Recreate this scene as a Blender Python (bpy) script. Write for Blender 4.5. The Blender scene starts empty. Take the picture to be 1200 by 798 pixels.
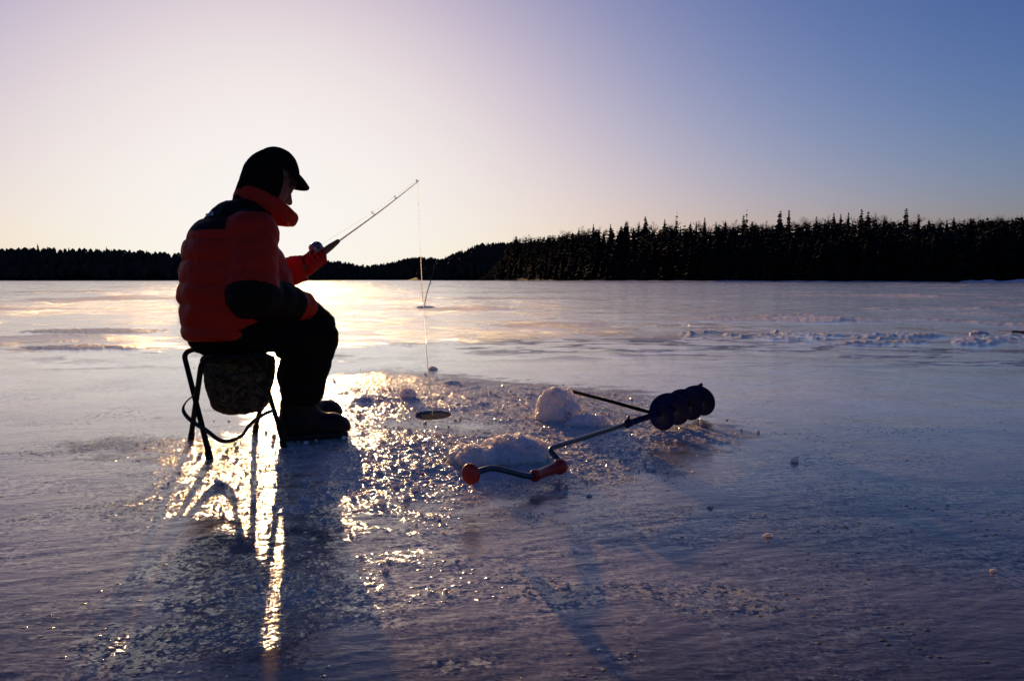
import bpy, math, random
import numpy as np
from mathutils import Vector, Matrix

random.seed(7)
RNG = np.random.default_rng(11)
scene = bpy.context.scene
R_ = math.radians

# ------------------------------------------------------------------ camera
CAM_H = 0.65
PITCH = R_(4.36)
FPX = 930.0                      # focal length in pixels of the 1200 px wide photograph
cam = bpy.data.cameras.new('camera')
cam.sensor_width = 36.0
cam.lens = FPX / 1200.0 * 36.0
cam.clip_start = 0.05
cam.clip_end = 6000
cam_o = bpy.data.objects.new('camera', cam)
scene.collection.objects.link(cam_o)
cam_o.location = (0, 0, CAM_H)
cam_o.rotation_euler = (math.pi / 2 - PITCH, 0, 0)
scene.camera = cam_o

# ------------------------------------------------------------------ sky and sun
SUN_EL = 6.0
SUN_AZ = -16.4                   # degrees clockwise from +Y (negative = left of the view)
world = bpy.data.worlds.new('World')
scene.world = world
world.use_nodes = True
wn = world.node_tree
for n in list(wn.nodes):
    wn.nodes.remove(n)
w_out = wn.nodes.new('ShaderNodeOutputWorld')
w_bg = wn.nodes.new('ShaderNodeBackground')
w_sky = wn.nodes.new('ShaderNodeTexSky')
w_sky.sky_type = 'NISHITA'
w_sky.sun_disc = False
w_sky.sun_elevation = R_(SUN_EL)
w_sky.sun_rotation = R_(SUN_AZ)
w_sky.altitude = 300
w_sky.air_density = 1.0
w_sky.dust_density = 2.0
w_sky.ozone_density = 4.0
# film-like shoulder on the physical sky, the same over the whole dome: c = p / (1 + k p), p = a * sky ** g
w_sep = wn.nodes.new('ShaderNodeSeparateColor')
w_com = wn.nodes.new('ShaderNodeCombineColor')
wn.links.new(w_sky.outputs[0], w_sep.inputs[0])
for ch, (a_, g_, k_) in enumerate(((0.139, 1.7, 1.03), (0.0819, 1.7, 1.05), (0.1002, 1.7, 1.07))):
    n1 = wn.nodes.new('ShaderNodeMath'); n1.operation = 'POWER'; n1.inputs[1].default_value = g_
    n2 = wn.nodes.new('ShaderNodeMath'); n2.operation = 'MULTIPLY'; n2.inputs[1].default_value = a_
    n3 = wn.nodes.new('ShaderNodeMath'); n3.operation = 'MULTIPLY_ADD'; n3.inputs[1].default_value = 0.1 * k_; n3.inputs[2].default_value = 0.1
    n4 = wn.nodes.new('ShaderNodeMath'); n4.operation = 'DIVIDE'
    wn.links.new(w_sep.outputs[ch], n1.inputs[0]); wn.links.new(n1.outputs[0], n2.inputs[0]); wn.links.new(n2.outputs[0], n3.inputs[0])
    wn.links.new(n2.outputs[0], n4.inputs[0]); wn.links.new(n3.outputs[0], n4.inputs[1]); wn.links.new(n4.outputs[0], w_com.inputs[ch])
wn.links.new(w_com.outputs[0], w_bg.inputs[0])
wn.links.new(w_bg.outputs[0], w_out.inputs[0])
w_bg.inputs[1].default_value = 0.0616

sun = bpy.data.lights.new('sun', 'SUN')
sun.energy = 3.2
sun.angle = R_(0.53)
sun.color = (1.0, 0.59, 0.26)
sun_o = bpy.data.objects.new('sun', sun)
scene.collection.objects.link(sun_o)
SUN_DIR = Vector((math.sin(R_(SUN_AZ)) * math.cos(R_(SUN_EL)), math.cos(R_(SUN_AZ)) * math.cos(R_(SUN_EL)), math.sin(R_(SUN_EL))))
sun_o.rotation_euler = SUN_DIR.to_track_quat('Z', 'Y').to_euler()
sun_o.location = SUN_DIR * 50

scene.view_settings.view_transform = 'Standard'
scene.view_settings.look = 'None'
scene.view_settings.gamma = 1.0
scene.view_settings.exposure = 0.7
scene.view_settings.use_curve_mapping = False
scene.render.engine = 'CYCLES'
scene.cycles.use_denoising = True
scene.cycles.max_bounces = 8
scene.cycles.sample_clamp_indirect = 2.5
scene.cycles.caustics_reflective = False
scene.cycles.caustics_refractive = False

# ------------------------------------------------------------------ helpers
_cp, _sp = math.cos(PITCH), math.sin(PITCH)


def ray(px, py):
    a = (px - 600) / FPX
    b = (399 - py) / FPX
    return Vector((a, _cp + b * _sp, -_sp + b * _cp))


def ground(px, py, z=0.0):
    d = ray(px, py)
    t = (z - CAM_H) / d.z
    return Vector((d.x * t, d.y * t, z))


def at(px, py, depth):
    d = ray(px, py)
    t = depth / d.y
    return Vector((d.x * t, depth, CAM_H + d.z * t))


def _hash(ix, iy, iz, seed):
    h = (ix * 374761393 + iy * 668265263 + iz * 2147483647 + seed * 974711) & 0xFFFFFFFF
    h = ((h ^ (h >> 13)) * 1274126177) & 0xFFFFFFFF
    h = ((h ^ (h >> 16)) * 2246822519) & 0xFFFFFFFF
    return ((h ^ (h >> 15)) & 0xFFFFFF).astype(np.float32) / np.float32(0xFFFFFF)


def noise2(x, y, seed=0):
    """gradient noise, about -1..1"""
    xf = np.floor(x); yf = np.floor(y)
    fx = (x - xf).astype(np.float32); fy = (y - yf).astype(np.float32)
    ix = xf.astype(np.int64); iy = yf.astype(np.int64)
    ux = fx * fx * fx * (fx * (fx * 6 - 15) + 10); uy = fy * fy * fy * (fy * (fy * 6 - 15) + 10)

    def g(dx, dy):
        a = _hash(ix + dx, iy + dy, 0 * ix, seed) * np.float32(2 * math.pi)
        return np.cos(a) * (fx - dx) + np.sin(a) * (fy - dy)
    return ((g(0, 0) * (1 - ux) + g(1, 0) * ux) * (1 - uy) + (g(0, 1) * (1 - ux) + g(1, 1) * ux) * uy) * 1.5


def fbm2(x, y, octv=4, seed=0, gain=0.5):
    s = 0; a = 1.0; f = 1.0; n = 0
    for o in range(octv):
        s = s + a * noise2(x * f + 17.3 * o, y * f - 9.1 * o, seed + o)
        n += a; a *= gain; f *= 2.03
    return s / n * 1.3


def noise3(P, seed=0):
    Pf = np.floor(P); f = (P - Pf).astype(np.float32); i = Pf.astype(np.int64)
    u = f * f * (3 - 2 * f)
    r = 0
    for dx in (0, 1):
        for dy in (0, 1):
            for dz in (0, 1):
                w = (u[:, 0] if dx else 1 - u[:, 0]) * (u[:, 1] if dy else 1 - u[:, 1]) * (u[:, 2] if dz else 1 - u[:, 2])
                r = r + w * _hash(i[:, 0] + dx, i[:, 1] + dy, i[:, 2] + dz, seed)
    return r * 2 - 1


def fbm3(P, octv=3, seed=0, gain=0.5):
    s = 0; a = 1.0; f = 1.0; n = 0
    for o in range(octv):
        s = s + a * noise3(P * f + 7.7 * o, seed + o); n += a; a *= gain; f *= 2.1
    return s / n


def sstep(a, b, x):
    t = np.clip((x - a) / (b - a), 0, 1)
    return t * t * (3 - 2 * t)


def mesh_np(name, V, F, smooth=True):
    """V (n,3), F list/array of tris or quads (all the same size)"""
    V = np.ascontiguousarray(V, np.float32); F = np.ascontiguousarray(F, np.int32)
    me = bpy.data.meshes.new(name)
    k = F.shape[1]
    me.vertices.add(len(V)); me.vertices.foreach_set('co', V.ravel())
    me.loops.add(F.size); me.loops.foreach_set('vertex_index', F.ravel())
    me.polygons.add(len(F))
    me.polygons.foreach_set('loop_start', np.arange(0, F.size, k, dtype=np.int32))
    me.polygons.foreach_set('loop_total', np.full(len(F), k, np.int32))
    me.update(calc_edges=True)
    me.polygons.foreach_set('use_smooth', np.full(len(F), smooth, bool))
    me.update()
    return me


def obj(name, me, mat=None, parent=None):
    o = bpy.data.objects.new(name, me)
    scene.collection.objects.link(o)
    if mat is not None and me is not None and not me.materials:
        me.materials.append(mat)
    if parent is not None:
        o.parent = parent
    return o


def empty(name, loc=(0, 0, 0), rz=0.0):
    o = bpy.data.objects.new(name, None)
    scene.collection.objects.link(o)
    o.empty_display_size = 0.1
    o.location = loc
    o.rotation_euler = (0, 0, rz)
    return o


def tag(o, label=None, cat=None, group=None, kind=None):
    if label: o['label'] = label
    if cat: o['category'] = cat
    if group: o['group'] = group
    if kind: o['kind'] = kind
    return o


class MB:
    """collects triangles and quads"""
    def __init__(self):
        self.v = []; self.f = []

    def add(self, vs, fs):
        b = len(self.v)
        self.v += [tuple(p) for p in vs]
        self.f += [tuple(i + b for i in q) for q in fs]

    def tube(self, pts, rad, seg=10, caps=True, flat=None):
        pts = [Vector(p) for p in pts]
        n = len(pts)
        rad = rad if isinstance(rad, (list, tuple)) else [rad] * n
        t0 = (pts[1] - pts[0]).normalized()
        ref = Vector((0, 0, 1)) if abs(t0.z) < 0.9 else Vector((1, 0, 0))
        nrm = t0.cross(ref).normalized()
        vs, fs = [], []
        for i, p in enumerate(pts):
            t = (pts[min(i + 1, n - 1)] - pts[max(i - 1, 0)]).normalized()
            nrm = (nrm - t * nrm.dot(t)).normalized()
            b = t.cross(nrm)
            for k in range(seg):
                a = 2 * math.pi * k / seg
                ca, sa = math.cos(a), math.sin(a)
                if flat: sa *= flat
                vs.append(p + (nrm * ca + b * sa) * rad[i])
        for i in range(n - 1):
            for k in range(seg):
                fs.append((i * seg + k, i * seg + (k + 1) % seg, (i + 1) * seg + (k + 1) % seg, (i + 1) * seg + k))
        if caps:
            fs.append(tuple(reversed(range(seg))))
            fs.append(tuple((n - 1) * seg + k for k in range(seg)))
        self.add(vs, fs)
        return self

    def lathe(self, p0, axis, prof, seg=20):
        """prof: list of (distance along axis, radius)"""
        p0 = Vector(p0); ax = Vector(axis).normalized()
        ref = Vector((0, 0, 1)) if abs(ax.z) < 0.9 else Vector((1, 0, 0))
        a = ax.cross(ref).normalized(); b = ax.cross(a)
        vs, fs = [], []
        for (h, r) in prof:
            for k in range(seg):
                t = 2 * math.pi * k / seg
                vs.append(p0 + ax * h + (a * math.cos(t) + b * math.sin(t)) * max(r, 1e-5))
        for i in range(len(prof) - 1):
            for k in range(seg):
                fs.append((i * seg + k, (i + 1) * seg + k, (i + 1) * seg + (k + 1) % seg, i * seg + (k + 1) % seg))
        fs.append(tuple(range(seg)))
        fs.append(tuple((len(prof) - 1) * seg + k for k in reversed(range(seg))))
        self.add(vs, fs)
        return self

    def build(self, name, mat, parent=None, smooth=True):
        me = bpy.data.meshes.new(name)
        me.from_pydata(self.v, [], self.f)
        me.polygons.foreach_set('use_smooth', [smooth] * len(me.polygons))
        me.update()
        return obj(name, me, mat, parent)


def smooth_path(pts, n=8):
    """Catmull-Rom through the points"""
    pts = [Vector(p) for p in pts]
    P = [pts[0] * 2 - pts[1]] + pts + [pts[-1] * 2 - pts[-2]]
    out = []
    for i in range(1, len(P) - 2):
        for k in range(n):
            t = k / n
            a, b, c, d = P[i - 1], P[i], P[i + 1], P[i + 2]
            out.append(0.5 * ((2 * b) + (c - a) * t + (2 * a - 5 * b + 4 * c - d) * t * t + (3 * b - a - 3 * c + d) * t ** 3))
    out.append(pts[-1])
    return out


def bend_path(pts, r, n=6):
    """polyline with rounded corners of radius r"""
    pts = [Vector(p) for p in pts]
    out = [pts[0]]
    for i in range(1, len(pts) - 1):
        a = (pts[i - 1] - pts[i]); b = (pts[i + 1] - pts[i])
        rr = min(r, a.length * .45, b.length * .45)
        A = pts[i] + a.normalized() * rr; B = pts[i] + b.normalized() * rr
        for k in range(n + 1):
            t = k / n
            out.append(A * (1 - t) ** 2 + pts[i] * 2 * t * (1 - t) + B * t * t)
    out.append(pts[-1])
    return out


# ---- signed distance modelling --------------------------------------------------
def cap(P, a, b, ra, rb):
    a = np.array(a, np.float32); b = np.array(b, np.float32)
    ab = b - a
    t = np.clip(((P - a) @ ab) / max(float(ab @ ab), 1e-9), 0, 1)
    d = np.linalg.norm(P - a - t[:, None] * ab, axis=1)
    return d - (ra + (rb - ra) * t), t


def ell(P, c, r, rot=None):
    Q = P - np.array(c, np.float32)
    if rot is not None:
        Q = Q @ np.array(rot, np.float32)      # columns of rot are the local axes
    r = np.array(r, np.float32)
    k0 = np.linalg.norm(Q / r, axis=1); k1 = np.linalg.norm(Q / (r * r), axis=1)
    return k0 * (k0 - 1) / np.maximum(k1, 1e-6)


def box(P, c, hs, rnd, rot=None):
    Q = P - np.array(c, np.float32)
    if rot is not None:
        Q = Q @ np.array(rot, np.float32)
    q = np.abs(Q) - (np.array(hs, np.float32) - rnd)
    return np.linalg.norm(np.maximum(q, 0), axis=1) + np.minimum(q.max(1), 0) - rnd


def smin(a, b, k):
    h = np.clip(0.5 + 0.5 * (b - a) / k, 0, 1)
    return b + (a - b) * h - k * h * (1 - h)


def smax(a, b, k):
    return -smin(-a, -b, k)


def surfnet(fn, lo, hi, h):
    lo = np.array(lo, np.float32); hi = np.array(hi, np.float32)
    n = np.ceil((hi - lo) / h).astype(int) + 1
    ax = [lo[i] + h * np.arange(n[i], dtype=np.float32) for i in range(3)]
    P = np.stack(np.meshgrid(*ax, indexing='ij'), -1).reshape(-1, 3)
    v = fn(P).astype(np.float32).reshape(n)
    ins = v < 0
    c = np.zeros(n - 1, np.int8)
    for dx in (0, 1):
        for dy in (0, 1):
            for dz in (0, 1):
                c += ins[dx:n[0] - 1 + dx, dy:n[1] - 1 + dy, dz:n[2] - 1 + dz]
    ci = np.argwhere((c > 0) & (c < 8))
    idx = -np.ones(n - 1, np.int64)
    idx[ci[:, 0], ci[:, 1], ci[:, 2]] = np.arange(len(ci))
    acc = np.zeros((len(ci), 3), np.float32); cnt = np.zeros(len(ci), np.float32)
    corners = [(0, 0, 0), (1, 0, 0), (0, 1, 0), (1, 1, 0), (0, 0, 1), (1, 0, 1), (0, 1, 1), (1, 1, 1)]
    for i in range(8):
        for a in range(3):
            if corners[i][a] == 0:
                p0 = np.array(corners[i]); p1 = p0.copy(); p1[a] = 1
                q0 = ci + p0; q1 = ci + p1
                v0 = v[q0[:, 0], q0[:, 1], q0[:, 2]]; v1 = v[q1[:, 0], q1[:, 1], q1[:, 2]]
                m = (v0 < 0) != (v1 < 0)
                t = np.where(m, v0 / np.where(v0 == v1, 1, v0 - v1), 0)
                pt = p0[None] + t[:, None] * (p1 - p0)[None]
                acc += np.where(m[:, None], pt, 0); cnt += m
    V = lo + h * (ci + acc / cnt[:, None])
    quads = []
    for a in range(3):
        b, d = (a + 1) % 3, (a + 2) % 3
        s0 = [slice(None)] * 3; s1 = [slice(None)] * 3
        s0[a] = slice(0, n[a] - 1); s1[a] = slice(1, n[a])
        A = ins[tuple(s0)]; B = ins[tuple(s1)]
        e = np.argwhere(A != B)
        ok = (e[:, b] > 0) & (e[:, d] > 0) & (e[:, b] < n[b] - 1) & (e[:, d] < n[d] - 1)
        e = e[ok]
        sgn = A[e[:, 0], e[:, 1], e[:, 2]]
        q = []
        for (ob, od) in ((-1, -1), (0, -1), (0, 0), (-1, 0)):
            k = e.copy(); k[:, b] += ob; k[:, d] += od
            q.append(idx[k[:, 0], k[:, 1], k[:, 2]])
        q = np.stack(q, 1)
        q[~sgn] = q[~sgn][:, ::-1]
        quads.append(q)
    F = np.concatenate(quads)
    F = F[(F >= 0).all(1)]
    return V, F


def vnormals(V, F):
    n = np.cross(V[F[:, 2]] - V[F[:, 0]], V[F[:, 3]] - V[F[:, 1]])
    N = np.zeros_like(V)
    for k in range(4):
        np.add.at(N, F[:, k], n)
    return N / np.maximum(np.linalg.norm(N, axis=1, keepdims=True), 1e-9)


def sub_mesh(name, V, F, mask):
    f = F[mask]
    u, inv = np.unique(f, return_inverse=True)
    return mesh_np(name, V[u], inv.reshape(f.shape))


# ------------------------------------------------------------------ materials
def new_mat(name):
    m = bpy.data.materials.new(name)
    m.use_nodes = True
    b = m.node_tree.nodes['Principled BSDF']
    return m, m.node_tree, b


def simple(name, col, rough=0.5, metal=0.0, nscale=40, namp=0.25, bump=0.0, spec=0.5, **kw):
    m, nt, b = new_mat(name)
    N = nt.nodes; L = nt.links
    tc = N.new('ShaderNodeTexCoord')
    nz = N.new('ShaderNodeTexNoise'); nz.inputs['Scale'].default_value = nscale; nz.inputs['Detail'].default_value = 5
    L.new(tc.outputs['Object'], nz.inputs['Vector'])
    rp = N.new('ShaderNodeMapRange')
    rp.inputs['To Min'].default_value = 1 - namp; rp.inputs['To Max'].default_value = 1 + namp
    L.new(nz.outputs['Fac'], rp.inputs['Value'])
    mx = N.new('ShaderNodeVectorMath'); mx.operation = 'SCALE'
    mx.inputs[0].default_value = col
    L.new(rp.outputs[0], mx.inputs['Scale'])
    L.new(mx.outputs[0], b.inputs['Base Color'])
    b.inputs['Roughness'].default_value = rough
    b.inputs['Metallic'].default_value = metal
    b.inputs['Specular IOR Level'].default_value = spec
    for k, v in kw.items():
        b.inputs[k.replace('_', ' ')].default_value = v
    if bump:
        bp = N.new('ShaderNodeBump'); bp.inputs['Strength'].default_value = bump; bp.inputs['Distance'].default_value = 0.004
        L.new(nz.outputs['Fac'], bp.inputs['Height']); L.new(bp.outputs[0], b.inputs['Normal'])
    return m


M_RED = simple('red_nylon', (0.54, 0.028, 0.010), 0.6, nscale=60, namp=0.15, bump=0.15, spec=0.15)
M_BLACKNYLON = simple('black_nylon', (0.013, 0.009, 0.005), 0.7, nscale=60, bump=0.15, spec=0.1)
M_TROUSER = simple('black_trouser_cloth', (0.009, 0.008, 0.006), 0.9, nscale=90, bump=0.3, spec=0.08)
M_HAT = simple('black_fleece', (0.010, 0.009, 0.007), 0.95, nscale=160, bump=0.5, spec=0.05)
M_BOOT = simple('black_boot_leather', (0.010, 0.008, 0.007), 0.6, nscale=50, bump=0.3, spec=0.2)
M_SOLE = simple('black_rubber', (0.012, 0.012, 0.012), 0.8, nscale=70, bump=0.4)
M_LINER = simple('grey_felt', (0.25, 0.25, 0.26), 0.95, nscale=200, bump=0.5)
M_SKIN = simple('skin', (0.17, 0.08, 0.055), 0.5, nscale=30, namp=0.12, Subsurface_Weight=0.1)
M_HAIR = simple('dark_hair', (0.02, 0.014, 0.01), 0.6, nscale=120)
M_PATCH = simple('white_embroidery', (0.5, 0.52, 0.6), 0.7, nscale=120)
M_TUBE = simple('dark_painted_tube', (0.012, 0.011, 0.010), 0.75, nscale=30, bump=0.05, spec=0.15)
M_BAR = simple('blackened_iron', (0.012, 0.011, 0.009), 1.0, nscale=60, bump=0.2, spec=0.02, IOR=1.02)
M_STRAP = simple('black_webbing', (0.015, 0.015, 0.016), 0.8, nscale=120, bump=0.2)
M_STEEL = simple('worn_steel', (0.11, 0.12, 0.14), 0.38, metal=0.9, nscale=50, bump=0.05)
M_BLUE = simple('dark_blue_paint', (0.006, 0.008, 0.055), 0.5, nscale=40, namp=0.4, bump=0.08, spec=0.2)
M_BLADE = simple('blade_steel', (0.2, 0.2, 0.22), 0.25, metal=0.9)
M_REDPLASTIC = simple('red_plastic', (0.55, 0.025, 0.012), 0.4, nscale=45, namp=0.15, bump=0.05)
M_CORK = simple('cork', (0.22, 0.11, 0.05), 0.85, nscale=180, namp=0.4, bump=0.4)
M_REEL = simple('reel_metal', (0.3, 0.3, 0.3), 0.35, metal=0.8, nscale=40)
M_DARKPLASTIC = simple('black_plastic', (0.02, 0.02, 0.02), 0.45)
M_ROD = simple('amber_fibreglass', (0.93, 0.80, 0.58), 0.4, nscale=30, namp=0.1, Subsurface_Weight=1.0, Subsurface_Scale=0.01)
M_ROD.node_tree.nodes['Principled BSDF'].inputs['Subsurface Radius'].default_value = (1.0, .95, .85)
M_TWIG = simple('twig_bark', (0.07, 0.045, 0.03), 0.9, nscale=90, bump=0.4)
M_NEEDLE = simple('spruce_needles', (0.008, 0.009, 0.006), 0.85, nscale=0.6, namp=0.5, spec=0.2)
M_BARK = simple('bark', (0.022, 0.016, 0.013), 0.9, nscale=4, namp=0.4)
M_BARE = simple('bare_twigs', (0.05, 0.038, 0.034), 0.9, nscale=1, namp=0.3)
M_FARTREE = simple('far_woods', (0.035, 0.032, 0.022), 0.9, nscale=0.03, namp=0.5, spec=0.1)


def line_mat():
    m, nt, b = new_mat('iced_line')
    b.inputs['Base Color'].default_value = (0.8, 0.76, 0.7, 1)
    b.inputs['Roughness'].default_value = 0.35
    b.inputs['Subsurface Weight'].default_value = 0.0
    b.inputs['Transmission Weight'].default_value = 0.5
    return m


M_LINE = line_mat()


def camo_mat():
    m, nt, b = new_mat('camouflage_cloth')
    N = nt.nodes; L = nt.links
    tc = N.new('ShaderNodeTexCoord')
    mp = N.new('ShaderNodeMapping'); mp.inputs['Scale'].default_value = (1, 1, 1.6)
    L.new(tc.outputs['Object'], mp.inputs['Vector'])
    n1 = N.new('ShaderNodeTexNoise'); n1.inputs['Scale'].default_value = 26; n1.inputs['Detail'].default_value = 2.5
    n1.inputs['Distortion'].default_value = 1.2
    L.new(mp.outputs[0], n1.inputs['Vector'])
    cr = N.new('ShaderNodeValToRGB'); cr.color_ramp.interpolation = 'CONSTANT'
    e = cr.color_ramp.elements
    e[0].position = 0; e[0].color = (0.018, 0.016, 0.012, 1)
    e[1].position = 0.46; e[1].color = (0.055, 0.045, 0.022, 1)
    a = e.new(0.54); a.color = (0.15, 0.085, 0.04, 1)
    a = e.new(0.60); a.color = (0.03, 0.03, 0.016, 1)
    a = e.new(0.68); a.color = (0.20, 0.14, 0.08, 1)
    L.new(n1.outputs['Fac'], cr.inputs[0]); L.new(cr.outputs[0], b.inputs['Base Color'])
    b.inputs['Roughness'].default_value = 0.9
    b.inputs['Specular IOR Level'].default_value = 0.2
    return m


M_CAMO = camo_mat()


def snow_mat(name='packed_snow', col=(0.90, 0.87, 0.85), sss=1.0, bscale=90, bstr=1.0):
    m, nt, b = new_mat(name)
    N = nt.nodes; L = nt.links
    tc = N.new('ShaderNodeNewGeometry')
    n1 = N.new('ShaderNodeTexNoise'); n1.inputs['Scale'].default_value = bscale; n1.inputs['Detail'].default_value = 6
    n1.inputs['Roughness'].default_value = 0.65
    L.new(tc.outputs['Position'], n1.inputs['Vector'])
    v = N.new('ShaderNodeTexVoronoi'); v.inputs['Scale'].default_value = bscale * 1.7
    L.new(tc.outputs['Position'], v.inputs['Vector'])
    ad = N.new('ShaderNodeMath'); ad.operation = 'ADD'
    L.new(n1.outputs['Fac'], ad.inputs[0]); L.new(v.outputs['Distance'], ad.inputs[1])
    bp = N.new('ShaderNodeBump'); bp.inputs['Strength'].default_value = bstr; bp.inputs['Distance'].default_value = 0.006
    L.new(ad.outputs[0], bp.inputs['Height']); L.new(bp.outputs[0], b.inputs['Normal'])
    b.inputs['Base Color'].default_value = (*col, 1)
    b.inputs['Roughness'].default_value = 0.42
    b.inputs['IOR'].default_value = 1.31
    b.inputs['Subsurface Weight'].default_value = sss
    b.inputs['Subsurface Radius'].default_value = (1.0, 0.9, 0.8)
    b.inputs['Subsurface Scale'].default_value = 0.05
    return m


M_SNOW = snow_mat()


def chip_mat():
    m, nt, b = new_mat('clear_ice_chips')
    b.inputs['Base Color'].default_value = (0.93, 0.90, 0.87, 1)
    b.inputs['Roughness'].default_value = 0.15
    b.inputs['IOR'].default_value = 1.31
    b.inputs['Subsurface Weight'].default_value = 1.0
    b.inputs['Subsurface Radius'].default_value = (1.0, .85, .7)
    b.inputs['Subsurface Scale'].default_value = .012
    b.inputs['Transmission Weight'].default_value = 0.25
    return m


M_CHIP = chip_mat()


def ice_mat():
    m, nt, b = new_mat('lake_ice')
    N = nt.nodes; L = nt.links
    geo = N.new('ShaderNodeNewGeometry')
    at_ = N.new('ShaderNodeAttribute'); at_.attribute_name = 'icemask'
    sep = N.new('ShaderNodeSeparateColor')
    L.new(at_.outputs['Color'], sep.inputs[0])
    Rm, Sm, Dm = sep.outputs[0], sep.outputs[1], sep.outputs[2]
    ag = N.new('ShaderNodeAttribute'); ag.attribute_name = 'glitter'
    Gm = ag.outputs['Fac']

    def noise(scale, detail=5, rough=0.55, dist=0.0, vec=None):
        n = N.new('ShaderNodeTexNoise')
        n.inputs['Scale'].default_value = scale; n.inputs['Detail'].default_value = detail
        n.inputs['Roughness'].default_value = rough; n.inputs['Distortion'].default_value = dist
        L.new(vec or geo.outputs['Position'], n.inputs['Vector'])
        return n.outputs['Fac']

    def math_(op, a, b_=None, c=None):
        n = N.new('ShaderNodeMath'); n.operation = op
        for i, x in enumerate((a, b_, c)):
            if x is None: continue
            if isinstance(x, (int, float)): n.inputs[i].default_value = x
            else: L.new(x, n.inputs[i])
        return n.outputs[0]

    def mapr(x, a, b_, c, d):
        n = N.new('ShaderNodeMapRange')
        L.new(x, n.inputs['Value'])
        for k, v in zip(('From Min', 'From Max', 'To Min', 'To Max'), (a, b_, c, d)): n.inputs[k].default_value = v
        return n.outputs[0]

    def mixc(f, a, b_):
        n = N.new('ShaderNodeMix'); n.data_type = 'RGBA'
        L.new(f, n.inputs[0])
        for i, x in ((6, a), (7, b_)):
            if isinstance(x, tuple): n.inputs[i].default_value = (*x, 1)
            else: L.new(x, n.inputs[i])
        return n.outputs[2]

    clear = (0.075, 0.060, 0.050)
    milky = (0.56, 0.46, 0.38)
    snow = (0.88, 0.79, 0.71)
    mot = noise(6, 6, 0.6)
    cl = mixc(mapr(math_('ADD', Dm, math_('MULTIPLY', math_('SUBTRACT', mot, 0.5), 0.4)), 0.15, 0.9, 0, 1), clear, milky)
    sfac = math_('MAXIMUM', Sm, math_('MULTIPLY', Rm, 0.85))
    far = at_.outputs['Alpha']
    mpf = N.new('ShaderNodeMapping'); mpf.inputs['Scale'].default_value = (.55, 1.0, 1.0)
    L.new(geo.outputs['Position'], mpf.inputs['Vector'])
    ln = N.new('ShaderNodeVectorMath'); ln.operation = 'LENGTH'; L.new(geo.outputs['Position'], ln.inputs[0])
    dist = mapr(ln.outputs['Value'], 1.8, 6.5, 0, 1)
    pat = noise(1.5, 9, .66, .3, mpf.outputs[0])
    pat2 = noise(.16, 8, .6, .2, mpf.outputs[0])
    fs = math_('MULTIPLY', mapr(math_('ADD', math_('MULTIPLY', pat, .5), math_('MULTIPLY', pat2, .5)), .515, .55, 0, 1), far)
    fd = math_('MULTIPLY', mapr(math_('ADD', math_('MULTIPLY', pat, .5), math_('MULTIPLY', pat2, .5)), .45, .485, .45, 0), far)
    cl = mixc(fd, cl, clear)  # dark far streaks: relief shade and weaker reflection put into the colour
    sfac = math_('MAXIMUM', sfac, math_('MULTIPLY', fs, .7))
    col = mixc(sfac, cl, snow)
    L.new(col, b.inputs['Base Color'])
    # roughness
    r0 = math_('ADD', mapr(noise(3, 4), 0.3, 0.7, 0.05, 0.11), math_('MULTIPLY', far, .12))
    r0 = math_('ADD', r0, math_('MULTIPLY', Rm, .03))
    L.new(mapr(Rm, 0, 1, .5, .09), b.inputs['Specular IOR Level'])
    rr = math_('ADD', r0, math_('MULTIPLY', math_('MAXIMUM', Sm, fs), 0.30))
    L.new(rr, b.inputs['Roughness'])
    b.inputs['IOR'].default_value = 1.31
    b.inputs['Specular IOR Level'].default_value = 0.5
    # fine relief
    mp = N.new('ShaderNodeMapping'); mp.inputs['Rotation'].default_value = (0, 0, R_(-22)); mp.inputs['Scale'].default_value = (1.0, 3.2, 1.0)
    L.new(geo.outputs['Position'], mp.inputs['Vector'])
    rip = noise(16, 4, 0.55, 0.6, mp.outputs[0])
    gr = noise(120, 4, 0.6)
    fine = noise(330, 2, 0.5)
    vo = N.new('ShaderNodeTexVoronoi'); vo.inputs['Scale'].default_value = 95
    L.new(geo.outputs['Position'], vo.inputs['Vector'])
    h = math_('ADD', math_('MULTIPLY', math_('MULTIPLY', rip, 0.0011), mapr(far, 0, 1, 1, .8)), math_('MULTIPLY', math_('MULTIPLY', gr, 0.0011), math_('ADD', Gm, mapr(noise(1.7, 5, .6), .40, .68, .10, .55))))
    rough_h = math_('ADD', math_('MULTIPLY', gr, 0.0026), math_('ADD', math_('MULTIPLY', vo.outputs['Distance'], -0.0036), math_('MULTIPLY', fine, 0.0014)))
    h = math_('ADD', h, math_('MULTIPLY', rough_h, Rm))
    # scattered frozen beads
    v2 = N.new('ShaderNodeTexVoronoi'); v2.inputs['Scale'].default_value = 58
    L.new(geo.outputs['Position'], v2.inputs['Vector'])
    sc = N.new('ShaderNodeSeparateColor'); L.new(v2.outputs['Color'], sc.inputs[0])
    pick = mapr(math_('ADD', math_('ADD', sc.outputs[0], math_('MULTIPLY', Gm, .35)), math_('MULTIPLY', math_('SUBTRACT', noise(2.2, 5), .5), 2.4)), 1.02, 1.10, 0, 1)
    bead = math_('MULTIPLY', mapr(v2.outputs['Distance'], 0.05, .38, 1, 0), pick)
    h = math_('ADD', h, math_('MULTIPLY', bead, .0030))
    h = math_('ADD', h, math_('MULTIPLY', fs, .035))
    bp = N.new('ShaderNodeBump'); bp.inputs['Strength'].default_value = 1.0; bp.inputs['Distance'].default_value = 1.0
    L.new(h, bp.inputs['Height'])
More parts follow.
